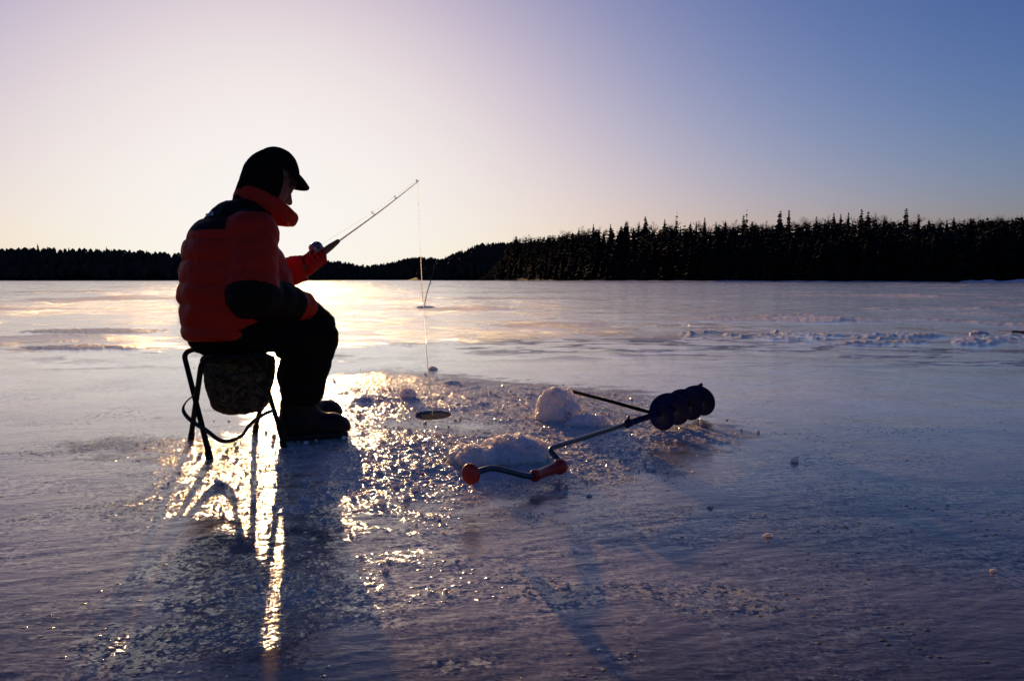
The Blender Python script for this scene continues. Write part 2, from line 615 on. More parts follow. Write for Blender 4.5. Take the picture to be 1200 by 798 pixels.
    # crystal facets: every little cell has its own tilt
    def facet(scale, amp):
        v = N.new('ShaderNodeTexVoronoi'); v.inputs['Scale'].default_value = scale; v.inputs['Randomness'].default_value = 1.0
        L.new(geo.outputs['Position'], v.inputs['Vector'])
        sb = N.new('ShaderNodeVectorMath'); sb.operation = 'SUBTRACT'; sb.inputs[1].default_value = (.5, .5, .5)
        L.new(v.outputs['Color'], sb.inputs[0])
        ml = N.new('ShaderNodeVectorMath'); ml.operation = 'MULTIPLY'; ml.inputs[1].default_value = (2, 2, .4)
        L.new(sb.outputs[0], ml.inputs[0])
        sl = N.new('ShaderNodeVectorMath'); sl.operation = 'SCALE'
        L.new(ml.outputs[0], sl.inputs[0]); L.new(amp, sl.inputs['Scale'])
        return sl.outputs[0]
    near = mapr(dist, 0, 1, 1, .03)
    wild = mapr(noise(2.6, 5, .65), .40, .66, .05, 1.0)
    amp1 = math_('MULTIPLY', near, math_('ADD', math_('MULTIPLY', Rm, .30), math_('ADD', math_('MULTIPLY', Gm, .12), math_('MULTIPLY', wild, .055))))
    amp2 = math_('MULTIPLY', amp1, .8)
    v1 = facet(150, amp1); v3 = facet(62, amp2)
    s1 = N.new('ShaderNodeVectorMath'); L.new(bp.outputs[0], s1.inputs[0]); L.new(v1, s1.inputs[1])
    s2 = N.new('ShaderNodeVectorMath'); L.new(s1.outputs[0], s2.inputs[0]); L.new(v3, s2.inputs[1])
    nn = N.new('ShaderNodeVectorMath'); nn.operation = 'NORMALIZE'; L.new(s2.outputs[0], nn.inputs[0])
    L.new(nn.outputs[0], b.inputs['Normal'])
    L.new(nn.outputs[0], b.inputs['Coat Normal'])
    L.new(math_('MULTIPLY', mapr(dist, 0, 1, .30, 1.0), mapr(math_('MAXIMUM', math_('MULTIPLY', Sm, .8), Rm), 0, 1, 1.0, .0)), b.inputs['Coat Weight'])
    L.new(mapr(far, 0, 1, .05, .16), b.inputs['Coat Roughness'])
    b.inputs['Coat IOR'].default_value = 1.6
    L.new(math_('MULTIPLY', sfac, .4), b.inputs['Subsurface Weight'])
    b.inputs['Subsurface Radius'].default_value = (1.0, .8, .6)
    b.inputs['Subsurface Scale'].default_value = .01
    return m


M_ICE = ice_mat()

# ------------------------------------------------------------------ lake ice
HOLE = ground(507.5, 486.5)
HOLE_R = 0.083


def ice_fields(x, y):
    """returns height, rough mask, snow mask, milkiness for points on the lake"""
    r = np.hypot(x, y)
    x32 = x; y32 = y

    def blob(px, py, sx, sy, rot=0.0):
        g = ground(px, py)
        dx = x32 - g.x; dy = y32 - g.y
        c, s = math.cos(R_(rot)), math.sin(R_(rot))
        u = (dx * c + dy * s) / sx; v = (-dx * s + dy * c) / sy
        return np.exp(-(u * u + v * v))

    # --- where the surface is broken into frozen slush
    slush = (1.1 * blob(500, 470, .75, .85) + 01.2 * blob(425, 452, .5, .75) + 1.0 * blob(610, 540, .55, .38) + .65 * blob(480, 540, .5, .45)
             + .8 * blob(760, 505, .55, .35) + .7 * blob(640, 470, .8, .6) + .25 * blob(500, 600, .45, .3))
    left = (.60 * blob(140, 525, .45, .25) + .80 * blob(290, 560, .40, .35) + .7 * blob(250, 520, .35, .3) + .65 * blob(300, 640, .30, .32)
            + .55 * blob(280, 720, .20, .18) + .2 * blob(420, 660, .2, .3) + .45 * blob(120, 600, .35, .12, 20) + .45 * blob(140, 770, .1, .1))
    fore = .42 * blob(720, 620, .55, .25) + .38 * blob(640, 690, .4, .18) + .38 * blob(820, 700, .4, .2) + .45 * blob(660, 780, .25, .07) + .1 * blob(450, 690, .2, .2)
    n1 = fbm2(x * 1.9, y * 1.9, 4, 3)
    n2 = fbm2(x * 7.0, y * 9.0, 4, 9)
    base = slush + left + fore
    R = sstep(.24, .86, (slush + .5 * left + .35 * fore) * (1 + .55 * n1) + .30 * n2 - .02)
    R = np.where(base < .04, 0, R)
    # bare patch right of and in front of the hole, and the bare ice beyond
    R = R * (1 - .75 * np.clip(blob(475, 498, .20, .12) + blob(560, 500, .16, .14) + 1.2 * blob(507, 487, .13, .14), 0, 1))
    # --- far patches of crusted snow
    far = sstep(7.0, 12.0, r)
    st = fbm2(x * .10, y * .16, 5, 21)
    st2 = fbm2(x * .5, y * .42, 4, 27)
    S = far * sstep(.10, .42, st * .8 + st2 * .55)
    ridge = blob(1130, 398, 1.9, .75) + .8 * blob(1010, 396, 1.0, .6) + .6 * blob(835, 391, .6, .5) + .5 * blob(950, 390, .6, .4)
    S2 = sstep(.38, .62, np.clip(ridge, 0, .5) * (1 + .5 * n1) + .55 * fbm2(x * 2.6, y * 1.7, 5, 31))
    leftp = blob(115, 388.5, 1.0, .55, -6) + .9 * blob(100, 408, .62, .28, -4)
    S3 = sstep(.33, .5, leftp * (1 + .5 * n2) + .16 * fbm2(x * 4, y * 4, 3, 33))
    mid = sstep(5.5, 8, r) * (1 - far)
    S4 = mid * sstep(.45, .7, fbm2(x * 1.3, y * 1.0, 5, 41) + .1) * .7
    S = np.clip(np.maximum.reduce([S, S2 * .75, S4]), 0, 1)
    R = np.maximum(R, S3)
    D = np.clip(.40 + .6 * fbm2(x * .55, y * .8, 4, 51) + .5 * sstep(2.0, 8, r), 0, 1)  # frostier with distance, which also puts the far sky reflection into the colour
    # dark clear band in the right foreground
    D = D * (1 - .85 * np.clip(blob(1080, 585, 1.0, .22, 12) + blob(1150, 640, .5, .2), 0, 1))
    # --- height
    lod = np.clip(1.2 / np.maximum(r * r * .0012 / .004, 1), 0, 1)     # fade the finest relief where the mesh gets coarse
    g1 = noise2(x * 38, y * 38, 61)
    g2 = noise2(x * 85, y * 85, 67)
    g3 = 1 - np.abs(noise2(x * 24, y * 24, 71))
    gran = .0070 * g3 * g3 + .0042 * g1 + .0034 * g2
    lump = .011 * np.clip(fbm2(x * 5.5, y * 5.5, 3, 81) + .15, 0, 2)
    strong = np.clip(slush, 0, 1) * .85 + .12
    z = R * strong * (gran * (.35 + .65 * lod) + lump)
    # wind and melt ripples on the bare ice
    a = R_(-22)
    xr = x * math.cos(a) - y * math.sin(a); yr = x * math.sin(a) + y * math.cos(a)
    z = z + .0011 * fbm2(xr * 5, yr * 16, 3, 91) * lod + .0030 * fbm2(x * 1.4, y * 1.8, 3, 95)
    # snow crust relief
    z = z + S * (.012 + .012 * fbm2(x * 9, y * 9, 3, 101))
    z = z + S3 * (.014 + .010 * g1) + S2 * (.020 * np.clip(fbm2(x * 3.2, y * 3.2, 3, 107) + .35, 0, 2) + .022 * fbm2(x * 11, y * 11, 2, 108))
    z = z + S * far * .05 * np.clip(fbm2(x * .9, y * .9, 3, 103), 0, 1)
    # small mounds near the hole seen in the photograph
    for (px, py, s, hh) in ((448, 470, .09, .022), (528, 449, .06, .014), (478, 520, .09, .012), (420, 470, .06, .02)):
        z = z + hh * blob(px, py, s, s * .8) * np.clip(.6 + .9 * n2 + .5 * g1, 0, 2)
    G = sstep(.22, .75, (left + .8 * fore) * (1 + .7 * n1) + .35 * n2)
    ice_fields.G = G
    return z, R, S, D


def build_ice():
    th0 = R_(45)
    nth = 1240
    th = np.linspace(-th0, th0, nth)
    rs = [1.0]
    while rs[-1] < 30:
        rs.append(rs[-1] + max(.0042, .00125 * rs[-1] ** 2))
    while rs[-1] < 2600:
        rs.append(rs[-1] * 1.045)
    rs = np.array(rs)
    T, RR = np.meshgrid(th, rs, indexing='xy')
    x = (RR * np.sin(T)).ravel(); y = (RR * np.cos(T)).ravel()
    z, R, S, D = ice_fields(x, y)
    G = ice_fields.G
    edge = sstep(1.0, 1.06, RR.ravel()) * sstep(0, .03, th0 - np.abs(T.ravel())) * (1 - sstep(150, 260, RR.ravel()))
    z = z * edge
    # the drilled hole: a real bore
    hd = np.hypot(x - HOLE.x, (y - HOLE.y) / 1.5)
    hr = HOLE_R * (1 + .05 * np.sin(3 * np.arctan2(y - HOLE.y, x - HOLE.x) + 1))
    z = np.where(hd < hr + .05, np.clip(z, 0, .001), z)
    z = np.where(hd < hr, -.25, z)
    nr = len(rs)
    i = (np.arange(nr - 1)[:, None] * nth + np.arange(nth - 1)[None]).ravel()
    F = np.stack([i, i + nth, i + nth + 1, i + 1], 1)
    V = np.stack([x, y, z], 1)
    # coarse remainder: round behind the camera and the disc under it
    tb = np.linspace(th0, 2 * math.pi - th0, 64)
    rb = np.array([1.0, 1.5, 2.5, 5, 10, 25, 60, 150, 400, 1000, rs[-1]])
    T2, R2 = np.meshgrid(tb, rb, indexing='xy')
    V2 = np.stack([(R2 * np.sin(T2)).ravel(), (R2 * np.cos(T2)).ravel(), np.zeros(T2.size)], 1)
    j = (np.arange(len(rb) - 1)[:, None] * 64 + np.arange(63)[None]).ravel() + len(V)
    F2 = np.stack([j, j + 64, j + 65, j + 1], 1)
    tc = np.linspace(0, 2 * math.pi, 97)[:-1]
    V3 = np.concatenate([np.stack([np.sin(tc), np.cos(tc), 0 * tc], 1), np.stack([.02 * np.sin(tc), .02 * np.cos(tc), 0 * tc], 1)])
    o = len(V) + len(V2)
    k = np.arange(96)
    F3 = np.stack([o + k, o + (k + 1) % 96, o + 96 + (k + 1) % 96, o + 96 + k], 1)
    F3 = F3[:, ::-1]
    VV = np.concatenate([V, V2, V3]); FF = np.concatenate([F[:, ::-1], F2[:, ::-1], F3[:, ::-1]])
    me = mesh_np('lake_ice', VV, FF)
    n_extra = len(V2) + len(V3)
    colr = np.zeros((len(VV), 4), np.float32)
    colr[:len(V), 0] = R; colr[:len(V), 1] = S; colr[:len(V), 2] = D
    colr[len(V):, 2] = .5; colr[len(V):, 3] = sstep(6.0, 11.0, np.hypot(VV[len(V):, 0], VV[len(V):, 1])); colr[:len(V), 3] = sstep(6.0, 11.0, RR.ravel())
    ca = me.color_attributes.new('icemask', 'FLOAT_COLOR', 'POINT')
    ca.data.foreach_set('color', colr.ravel())
    ga = me.attributes.new('glitter', 'FLOAT', 'POINT')
    ga.data.foreach_set('value', np.concatenate([G, np.zeros(n_extra)]).astype(np.float32))
    o_ = obj('lake_ice', me, M_ICE)
    tag(o_, 'pale blue frozen lake surface with slushy and glassy patches', None, None, 'structure')
    return o_


build_ice()


def surf_z(x, y):
    z, R, S, D = ice_fields(np.array([x], np.float64), np.array([y], np.float64))
    return float(z[0])


# water standing in the drilled hole
def water_mat():
    m, nt, b = new_mat('hole_water')
    N = nt.nodes; L = nt.links
    geo = N.new('ShaderNodeNewGeometry')
    n = N.new('ShaderNodeTexNoise'); n.inputs['Scale'].default_value = 60; n.inputs['Detail'].default_value = 4
    L.new(geo.outputs['Position'], n.inputs['Vector'])
    bp = N.new('ShaderNodeBump'); bp.inputs['Strength'].default_value = .5; bp.inputs['Distance'].default_value = .002
    L.new(n.outputs['Fac'], bp.inputs['Height']); L.new(bp.outputs[0], b.inputs['Normal'])
    b.inputs['Base Color'].default_value = (.13, .115, .11, 1)
    b.inputs['Specular IOR Level'].default_value = .06
    b.inputs['Roughness'].default_value = .6
    b.inputs['IOR'].default_value = 1.02
    return m


mb = MB()
mb.lathe((HOLE.x, HOLE.y, -.20), (0, 0, 1), [(0, HOLE_R + .004), (.192, HOLE_R + .018), (.197, HOLE_R + .016)], 40)
mb.v = [(a, HOLE.y + (b - HOLE.y) * 1.5, c) for (a, b, c) in mb.v]
tag(mb.build('water', water_mat(), None, False), 'grey slushy water standing in the drilled fishing hole', None, None, 'structure')


# loose crumbs of ice: far too many to count
def chip_shapes():
    out = []
    for s in range(6):
        rng = np.random.default_rng(100 + s)
        t = (1 + 5 ** .5) / 2
        v = np.array([(-1, t, 0), (1, t, 0), (-1, -t, 0), (1, -t, 0), (0, -1, t), (0, 1, t), (0, -1, -t), (0, 1, -t), (t, 0, -1), (t, 0, 1), (-t, 0, -1), (-t, 0, 1)], float)
        v /= np.linalg.norm(v[0])
        v *= rng.uniform(.6, 1.25, (12, 1)) * np.array([1, rng.uniform(.6, 1), rng.uniform(.4, .9)])
        f = np.array([(0, 11, 5), (0, 5, 1), (0, 1, 7), (0, 7, 10), (0, 10, 11), (1, 5, 9), (5, 11, 4), (11, 10, 2), (10, 7, 6), (7, 1, 8), (3, 9, 4), (3, 4, 2), (3, 2, 6), (3, 6, 8), (3, 8, 9), (4, 9, 5), (2, 4, 11), (6, 2, 10), (8, 6, 7), (9, 8, 1)])
        out.append((v, f))
    return out


CHIPS = chip_shapes()


def build_chips():
    N = 90000
    rng = np.random.default_rng(5)
    th = rng.uniform(-R_(38), R_(38), N)
    r = 1.1 + 6.5 * rng.uniform(0, 1, N) ** 1.5
    x = r * np.sin(th); y = r * np.cos(th)
    z, R, S, D = ice_fields(x, y)
    hd = np.hypot(x - HOLE.x, (y - HOLE.y) / 1.5)
    sparse = sstep(-.1, .6, fbm2(x * 2.2, y * 2.2, 3, 200))
    p = R * (.10 + .25 * np.clip(1 - np.hypot((x + .2) / 1.6, (y - 3.5) / 1.6), 0, 1)) + .002 * sparse + .030 * ice_fields.G * sparse
    keep = (rng.uniform(0, 1, N) < p) & (hd > HOLE_R + .012)
    x, y, z, R = x[keep], y[keep], z[keep], R[keep]
    n = len(x)
    s = .0014 + .0024 * rng.gamma(1.1, 1.0, n)
    s = np.clip(s, .0014, .013) * np.where(R < .3, .8, 1.0)
    V, F, off = [], [], 0
    a = rng.uniform(0, 6.28, n); k = rng.integers(0, len(CHIPS), n)
    tl = rng.uniform(-.7, .7, n)
    for i in range(n):
        v, f = CHIPS[k[i]]
        ca, sa = math.cos(a[i]), math.sin(a[i]); ct, st = math.cos(tl[i]), math.sin(tl[i])
        X = v[:, 0] * ca - v[:, 1] * sa; Y = v[:, 0] * sa + v[:, 1] * ca
        Y2 = Y * ct - v[:, 2] * st; Z2 = Y * st + v[:, 2] * ct
        V.append(np.stack([x[i] + X * s[i], y[i] + Y2 * s[i], z[i] + (Z2 + .35) * s[i]], 1))
        F.append(f + off); off += 12
    me = mesh_np('ice_crumbs', np.concatenate(V), np.concatenate(F), False)
    tag(obj('ice_crumbs', me, M_CHIP), 'loose crumbs of clear ice scattered round the fishing hole', 'ice crumbs', None, 'stuff')
    print('chips', n)


build_chips()


# snow and ice lumps, each one a thing
def lump(name, px, py, rx, ry, rz, seed, label, cat, mat=M_SNOW, tilt=0.0, h=.007, rough=.35, extra=None, group=None):
    g = ground(px, py)
    gz = surf_z(g.x, g.y)

    def fn(P):
        d = ell(P, (0, 0, rz * .25), (rx, ry, rz))
        if extra:
            for (c, r) in extra:
                d = smin(d, ell(P, c, r), .02)
        k = rough * min(rx, ry, rz)
        d = d + 1.2 * k * fbm3(P * (1.6 / max(rx, ry)) + seed * 3.1, 2, seed) + 1.0 * k * fbm3(P * (5.0 / max(rx, ry)) + seed, 4, seed + 5, .7)
        return smax(d, -(P[:, 2] + .02), .01)
    m = 1.7
    V, F = surfnet(fn, (-rx * m - .02, -ry * m - .02, -.03), (rx * m + .02, ry * m + .02, rz * 1.7 + .02), h)
    o = obj(name, mesh_np(name, V, F), mat)
    o.location = (g.x, g.y, gz - .004)
    o.rotation_euler = (0, 0, tilt)
    tag(o, label, cat, group)
    return o


lump('snow_mound', 602, 541, .125, .085, .085, 3, 'low crumbly mound of snow just behind the red auger knob', 'snow mound', extra=[((-.09, -.07, .02), (.10, .05, .05)), ((-.16, .0, .0), (.09, .06, .035))], h=.0045)
lump('snow_block', 651, 492, .088, .06, .125, 7, 'tallest white snow block standing behind the auger shaft', 'snow block', extra=[((.05, -.02, .03), (.07, .05, .06))], h=.0045, rough=.34)
lump('ice_block', 690, 499, .10, .045, .045, 12, 'flat wedge of icy snow leaning beside the tall snow block', 'ice block', h=.0045, rough=.3)
lump('snow_lump', 507, 433.5, .034, .024, .022, 15, 'small lone snow lump on smooth ice beyond the fishing hole', 'snow lump', h=.0035, rough=.3)
lump('snow_lump', 478, 466, .05, .035, .045, 16, 'rounded snow lump in the slush left of the fishing hole', 'snow lump', h=.005)
lump('ice_chip', 931, 541, .016, .0035, .017, 19, 'small whitish ice chip on bare ice right of the auger', 'ice chip', M_SNOW, h=.0016)
lump('ice_chip', 900, 628, .015, .005, .010, 20, 'rounded clear ice chip in the right foreground', 'ice chip', M_CHIP, h=.0016)
lump('ice_chip', 832, 594, .011, .004, .010, 21, 'squarish bright ice chip in front of the auger blades', 'ice chip', M_SNOW, h=.0016)
lump('ice_chip', 447, 590, .014, .005, .012, 22, 'whitish ice chip on the dark ice left of the auger knob', 'ice chip', M_CHIP, h=.0016)
lump('snow_lump', 1148, 392, .11, .07, .035, 24, 'largest snow lump on the crusted ridge far right', 'snow lump', h=.01)

# ------------------------------------------------------------------ far shore: hills and woods
SKY_R = [(560, 326), (575, 318), (600, 281), (625, 278), (660, 272), (700, 268), (760, 264), (800, 263), (860, 263), (900, 262), (950, 259), (1000, 257), (1060, 258), (1100, 259), (1150, 257), (1200, 252), (1300, 250), (1420, 252)]
SKY_L = [(-1000, 290), (-600, 284), (-300, 286), (-120, 287), (0, 291), (60, 290), (120, 292), (200, 296), (260, 300), (320, 306), (352, 312), (400, 320)]
SKY_M = [(300, 312), (340, 309), (375, 304), (400, 306), (428, 311), (450, 308), (480, 302), (500, 301), (520, 304), (560, 308), (620, 312)]
SKY_H = [(470, 322), (505, 310), (520, 303), (540, 295), (560, 287), (590, 284), (625, 284), (680, 290), (760, 300)]


def lerp_tab(tab, x):
    xs = [a for a, b in tab]; ys = [b for a, b in tab]
    return float(np.interp(x, xs, ys))


def shore_r(px):
    return float(np.interp(px, [560, 600, 640, 700, 800, 950, 1100, 1200, 1420], [760, 640, 520, 410, 325, 262, 226, 208, 190]))


def hill(name, pxs, depth_fn, sky_tab, tree_h, back, mat, label):
    """a wooded slope: rises from the shore to a crest whose trees reach the skyline"""
    rows = [0, .06, .25, .5, .75, 1.0, 1.4, 2.0]
    prof = [-.2, .08, .35, .62, .85, 1.0, .9, .3]
    V, F = [], []
    crest = []
    for px in pxs:
        y0 = depth_fn(px)
        yc = y0 + back
        top = at(px, lerp_tab(sky_tab, px), yc)
        hz = max(top.z - tree_h, .4)
        u = ray(px, 328); u = Vector((u.x, u.y, 0)) / u.y
        for t, p in zip(rows, prof):
            q = u * (y0 + back * t)
            jit = (noise3(np.array([[q.x * .02, q.y * .02, 1.0]]), 5)[0]) * .12
            V.append((q.x, q.y, hz * max(p + (jit if 0.1 < p < 1 else 0), -.2) if p > 0 else -.6))
        crest.append((px, u * yc, hz))
    k = len(rows)
    for i in range(len(pxs) - 1):
        for j in range(k - 1):
            a = i * k + j
            F.append((a, a + k, a + k + 1, a + 1))
    me = mesh_np(name, np.array(V), np.array(F))
    o = obj(name, me, mat)
    tag(o, label, None, None, 'structure')
    V = np.array(V).reshape(len(pxs), k, 3)

    def pos(px, t):
        i = np.interp(px, pxs, np.arange(len(pxs)))
        i0 = int(min(i, len(pxs) - 2)); fi = i - i0
        j = np.interp(t, rows, np.arange(k)); j0 = int(min(j, k - 2)); fj = j - j0
        A = V[i0, j0] * (1 - fj) + V[i0, j0 + 1] * fj
        B = V[i0 + 1, j0] * (1 - fj) + V[i0 + 1, j0 + 1] * fj
        return A * (1 - fi) + B * fi
    return pos


def floor_mat():
    m, nt, b = new_mat('forest_floor')
    N = nt.nodes; L = nt.links
    geo = N.new('ShaderNodeNewGeometry')
    n = N.new('ShaderNodeTexNoise'); n.inputs['Scale'].default_value = .05; n.inputs['Detail'].default_value = 6
    L.new(geo.outputs['Position'], n.inputs['Vector'])
    cr = N.new('ShaderNodeValToRGB')
    e = cr.color_ramp.elements
    e[0].position = .60; e[0].color = (.012, .011, .009, 1)
    e[1].position = .76; e[1].color = (.035, .037, .042, 1)
    L.new(n.outputs['Fac'], cr.inputs[0]); L.new(cr.outputs[0], b.inputs['Base Color'])
    b.inputs['Roughness'].default_value = .95
    b.inputs['Specular IOR Level'].default_value = .1
    return m


M_FLOOR = floor_mat()
pos_R = hill('hill', list(np.linspace(560, 1420, 60)), shore_r, SKY_R, 11.0, 75, M_FLOOR, 'low wooded rise behind the right shore')
pos_L = hill('hill', list(np.linspace(-1000, 400, 70)), lambda px: 720, SKY_L, 11.0, 140, M_FLOOR, 'long wooded hill on the left shore')
pos_M = hill('hill', list(np.linspace(300, 620, 40)), lambda px: 1500, SKY_M, 11.0, 260, M_FLOOR, 'distant wooded hills in the middle of the far shore')
pos_H = hill('hill', list(np.linspace(470, 760, 40)), lambda px: 950, SKY_H, 11.0, 160, M_FLOOR, 'rounded wooded hill left of the spruce forest')


def spruce_arrays(seed, tiers=15, nb=8, sparse=1.0, slim=.16, bare=0.06, dome=False):
    """unit-height spruce crown: whorls of drooping, uneven boughs"""
    rng = np.random.default_rng(seed)
    V, F = [], []
    for i in range(tiers):
        t = (i + rng.uniform(-.25, .25)) / tiers
        t = min(max(t, 0), .985)
        z = bare + (1 - bare) * t
        R = slim * ((1 - t ** 2.3) ** .75 if dome else (1 - t) ** .66) * rng.uniform(.62, 1.2) + .006
        if rng.uniform() > sparse: R *= .45
        n = max(4, int(nb * (.6 + .4 * (1 - t))))
        a0 = rng.uniform(0, 6.28)
        for k in range(n):
            a = a0 + 6.283 * (k + rng.uniform(-.3, .3)) / n
            r = R * rng.uniform(.6, 1.15)
            dr = r * rng.uniform(.25, .6)
            w = r * rng.uniform(.42, .62)
            c, s = math.cos(a), math.sin(a)
            b = len(V)
            up = .012 + r * .20
            V += [(0, 0, z + up), (c * r * .55 - s * w, s * r * .55 + c * w, z - dr * .55), (c * r, s * r, z - dr), (c * r * .55 + s * w, s * r * .55 - c * w, z - dr * .55), (c * r * .5, s * r * .5, z + up * .55 - dr * .2), (c * r * .45, s * r * .45, z - dr - up * .9)]
            F += [(b, b + 1, b + 4), (b + 1, b + 2, b + 4), (b + 4, b + 2, b + 3), (b, b + 4, b + 3), (b, b + 5, b + 2), (b, b + 2, b + 4)]
    b = len(V)
    V += [(.004, 0, .93), (-.003, .004, .93), (-.003, -.004, .93), (0, 0, 1.0)]
    F += [(b, b + 1, b + 3), (b + 1, b + 2, b + 3), (b + 2, b, b + 3)]
    return np.array(V), np.array(F)


SPR = []
for s in range(6):
    V, F = spruce_arrays(300 + s, tiers=[21, 24, 20, 22, 25, 21][s], nb=9, slim=[.15, .13, .18, .16, .12, .17][s])
    SPR.append(mesh_np('crown', V, F, False)); SPR[-1].materials.append(M_NEEDLE)
DOME = []
for s in range(4):
    V, F = spruce_arrays(360 + s, tiers=18, nb=9, slim=[.16, .20, .14, .18][s], dome=True)
    DOME.append(mesh_np('crown', V, F, False)); DOME[-1].materials.append(M_NEEDLE)
V, F = spruce_arrays(341, tiers=13, nb=7, sparse=.55, slim=.14)
SPR_THIN = mesh_np('crown', V, F, False); SPR_THIN.materials.append(M_NEEDLE)
tm = MB(); tm.tube([(0, 0, -.06), (0, 0, .3), (0, 0, .97)], [.011, .009, .001], 6)
TRUNK = tm.build('trunk', M_BARK).data
bpy.data.objects.remove(bpy.data.objects['trunk'])


def bare_arrays(seed):
    rng = random.Random(seed)
    tb = MB(); lb = MB()
    tb.tube([(0, 0, -.05), (.01, 0, .3), (0, .01, .55)], [.014, .011, .007], 5)

    def grow(p, d, L, r, lev):
        q = p + d * L
        lb.tube([p, q], [r, r * .6], 3, False)
        if lev == 0: return
        for k in range(4 if lev > 1 else 5):
            nd = (d + Vector((rng.uniform(-1, 1), rng.uniform(-1, 1), rng.uniform(-.35, .8))) * .75).normalized()
            grow(p + d * L * rng.uniform(.35, 1), nd, L * rng.uniform(.5, .75), r * .55, lev - 1)
    for k in range(7):
        a = rng.uniform(0, 6.28)
        grow(Vector((0, 0, .3 + .04 * k)), Vector((math.cos(a) * .6, math.sin(a) * .6, 1)).normalized(), .24, .006, 3)
    return tb, lb


BARE = []
for s in range(3):
    tb, lb = bare_arrays(500 + s)
    t_ = tb.build('trunk', M_BARK); c_ = lb.build('crown', M_BARE, smooth=False)
    BARE.append((t_.data, c_.data))
    bpy.data.objects.remove(t_); bpy.data.objects.remove(c_)


def plant(kind, p, h, label, group, wid=1.0):
    if kind == 'bare':
        tr, cr = random.choice(BARE)
        nm, cat = 'bare_tree', 'tree'
    elif kind == 'thin':
        tr, cr = TRUNK, SPR_THIN; nm, cat = 'spruce_tree', 'tree'
    elif kind == 'dome':
        tr, cr = TRUNK, random.choice(DOME); nm, cat = 'spruce_tree', 'tree'
    else:
        tr, cr = TRUNK, random.choice(SPR); nm, cat = 'spruce_tree', 'tree'
    e = empty(nm, p, random.uniform(0, 6.28))
    e.scale = (h * wid, h * wid, h)
    obj('trunk', tr, None, e); obj('crown', cr, None, e)
    tag(e, label, cat, group)
    return e


rnd = random.Random(3)
# named peaks on the skyline of the right forest
PEAKS = [(755.5, 252.5, '', 'tall dense spruce on the skyline above the auger'),
         (792, 247, 'thin', 'tall sparse open-branched spruce on the skyline right of centre'),
         (870, 251, '', 'dense dark spruce beside the needle-thin dead top'),
         (873.5, 244, 'thin', 'needle-thin spruce top with hardly any boughs'),
         (912.5, 246, '', 'left one of the tall twin spruces on the skyline'),
         (922.5, 245, '', 'right one of the tall twin spruces on the skyline'),
         (1007, 244, '', 'tall spruce right of the broad skyline clump'),
         (1059, 243, '', 'highest pointed spruce standing alone on the right skyline'),
         (1074, 250, '', 'shorter spruce just right of the highest pointed one'),
         (1115, 254, '', 'slim pointed spruce near the right end of the skyline')]
for (px, py, kd, lab) in PEAKS:
    t = 1.0
    p = pos_R(px, t)
    top = at(px, py, p[1])
    h = top.z - p[2]
    plant(kd, (p[0], p[1], p[2]), h, lab, 'spruces of the right shore', .9 if kd else 1.25)
for (px, py) in ((778, 256), (824.5, 254), (838, 259), (955, 253), (965, 256), (975, 249), (983, 250), (992, 248), (1015, 247), (1034, 253), (715, 262), (735, 259), (748, 259), (695, 262), (678, 266), (733, 258), (1086, 256), (1107, 257), (1134, 255), (1149, 256), (815, 259), (808, 260), (849, 258)):
    p = pos_R(px, .95); top = at(px, py, p[1])
    plant('', tuple(p), top.z - p[2], 'spruce breaking the skyline of the right forest', 'spruces on the right skyline', 1.25)
px = 596.0
while px < 1300:
    p = pos_R(px, rnd.uniform(.8, 1.1))
    top = at(px, lerp_tab(SKY_R, px) + 2 + 4.5 * float(noise3(np.array([[px * .035, .3, 0.]]), 61)[0]) + rnd.uniform(-3, 4), p[1])
    plant(rnd.choice(('', 'dome', 'dome')), tuple(p), max(top.z - p[2], 5), 'dark spruce in the crowded skyline row of the right forest', 'spruces in the skyline row', rnd.choice((1.0, 1.2, 1.5, 1.8)))
    px += rnd.choice((2.5, 4, 6, 8, 9))
for px_, py_ in ((742, 262), (764, 259), (786, 258), (845, 258), (862, 257), (884, 258), (897, 258), (948, 254), (968, 252), (1000, 250), (1040, 252), (1066, 252), (1126, 253), (1142, 253), (663, 268), (685, 264), (822, 258), (830, 261), (856, 261), (1022, 250), (1030, 253), (1051, 257), (1092, 256), (1101, 256), (936, 253), (942, 256), (705, 265), (1170, 250), (1182, 253), (1194, 252), (606, 276), (619, 274), (1158, 254)):
    p = pos_R(px_, 1.05); top = at(px_, py_, p[1])
    plant('bare', tuple(p), top.z - p[2] + .5, 'bare greyish broadleaf tree among the skyline spruces', 'bare trees on the right skyline', 1.2)
px = 590.0
while px < 1300:
    p = pos_R(px, rnd.uniform(.01, .12))
    plant(rnd.choice(('', 'dome')), (p[0], p[1], max(p[2], .1)), rnd.uniform(8, 13.5), 'dark spruce in the front row along the right shore', 'spruces of the front shore row', rnd.uniform(1.0, 1.35))
    px += rnd.uniform(4.5, 8.5)

# everything behind the front rows reads as one dark mass
SV, SF = spruce_arrays(900, tiers=8, nb=6, slim=.19)
SV2, SF2 = spruce_arrays(901, tiers=7, nb=6, slim=.17, dome=True)


def mass(name, label, spots, mat):
    V, F, off = [], [], 0
    for (p, h, w, k) in spots:
        v, f = (SV, SF) if k else (SV2, SF2)
        a = rnd.uniform(0, 6.28); c, s = math.cos(a), math.sin(a)
        V.append(np.stack([p[0] + (v[:, 0] * c - v[:, 1] * s) * h * w, p[1] + (v[:, 0] * s + v[:, 1] * c) * h * w, p[2] + v[:, 2] * h], 1))
        F.append(f + off); off += len(v)
    me = mesh_np(name, np.concatenate(V), np.concatenate(F), False)
    tag(obj(name, me, mat), label, 'forest', None, 'stuff')


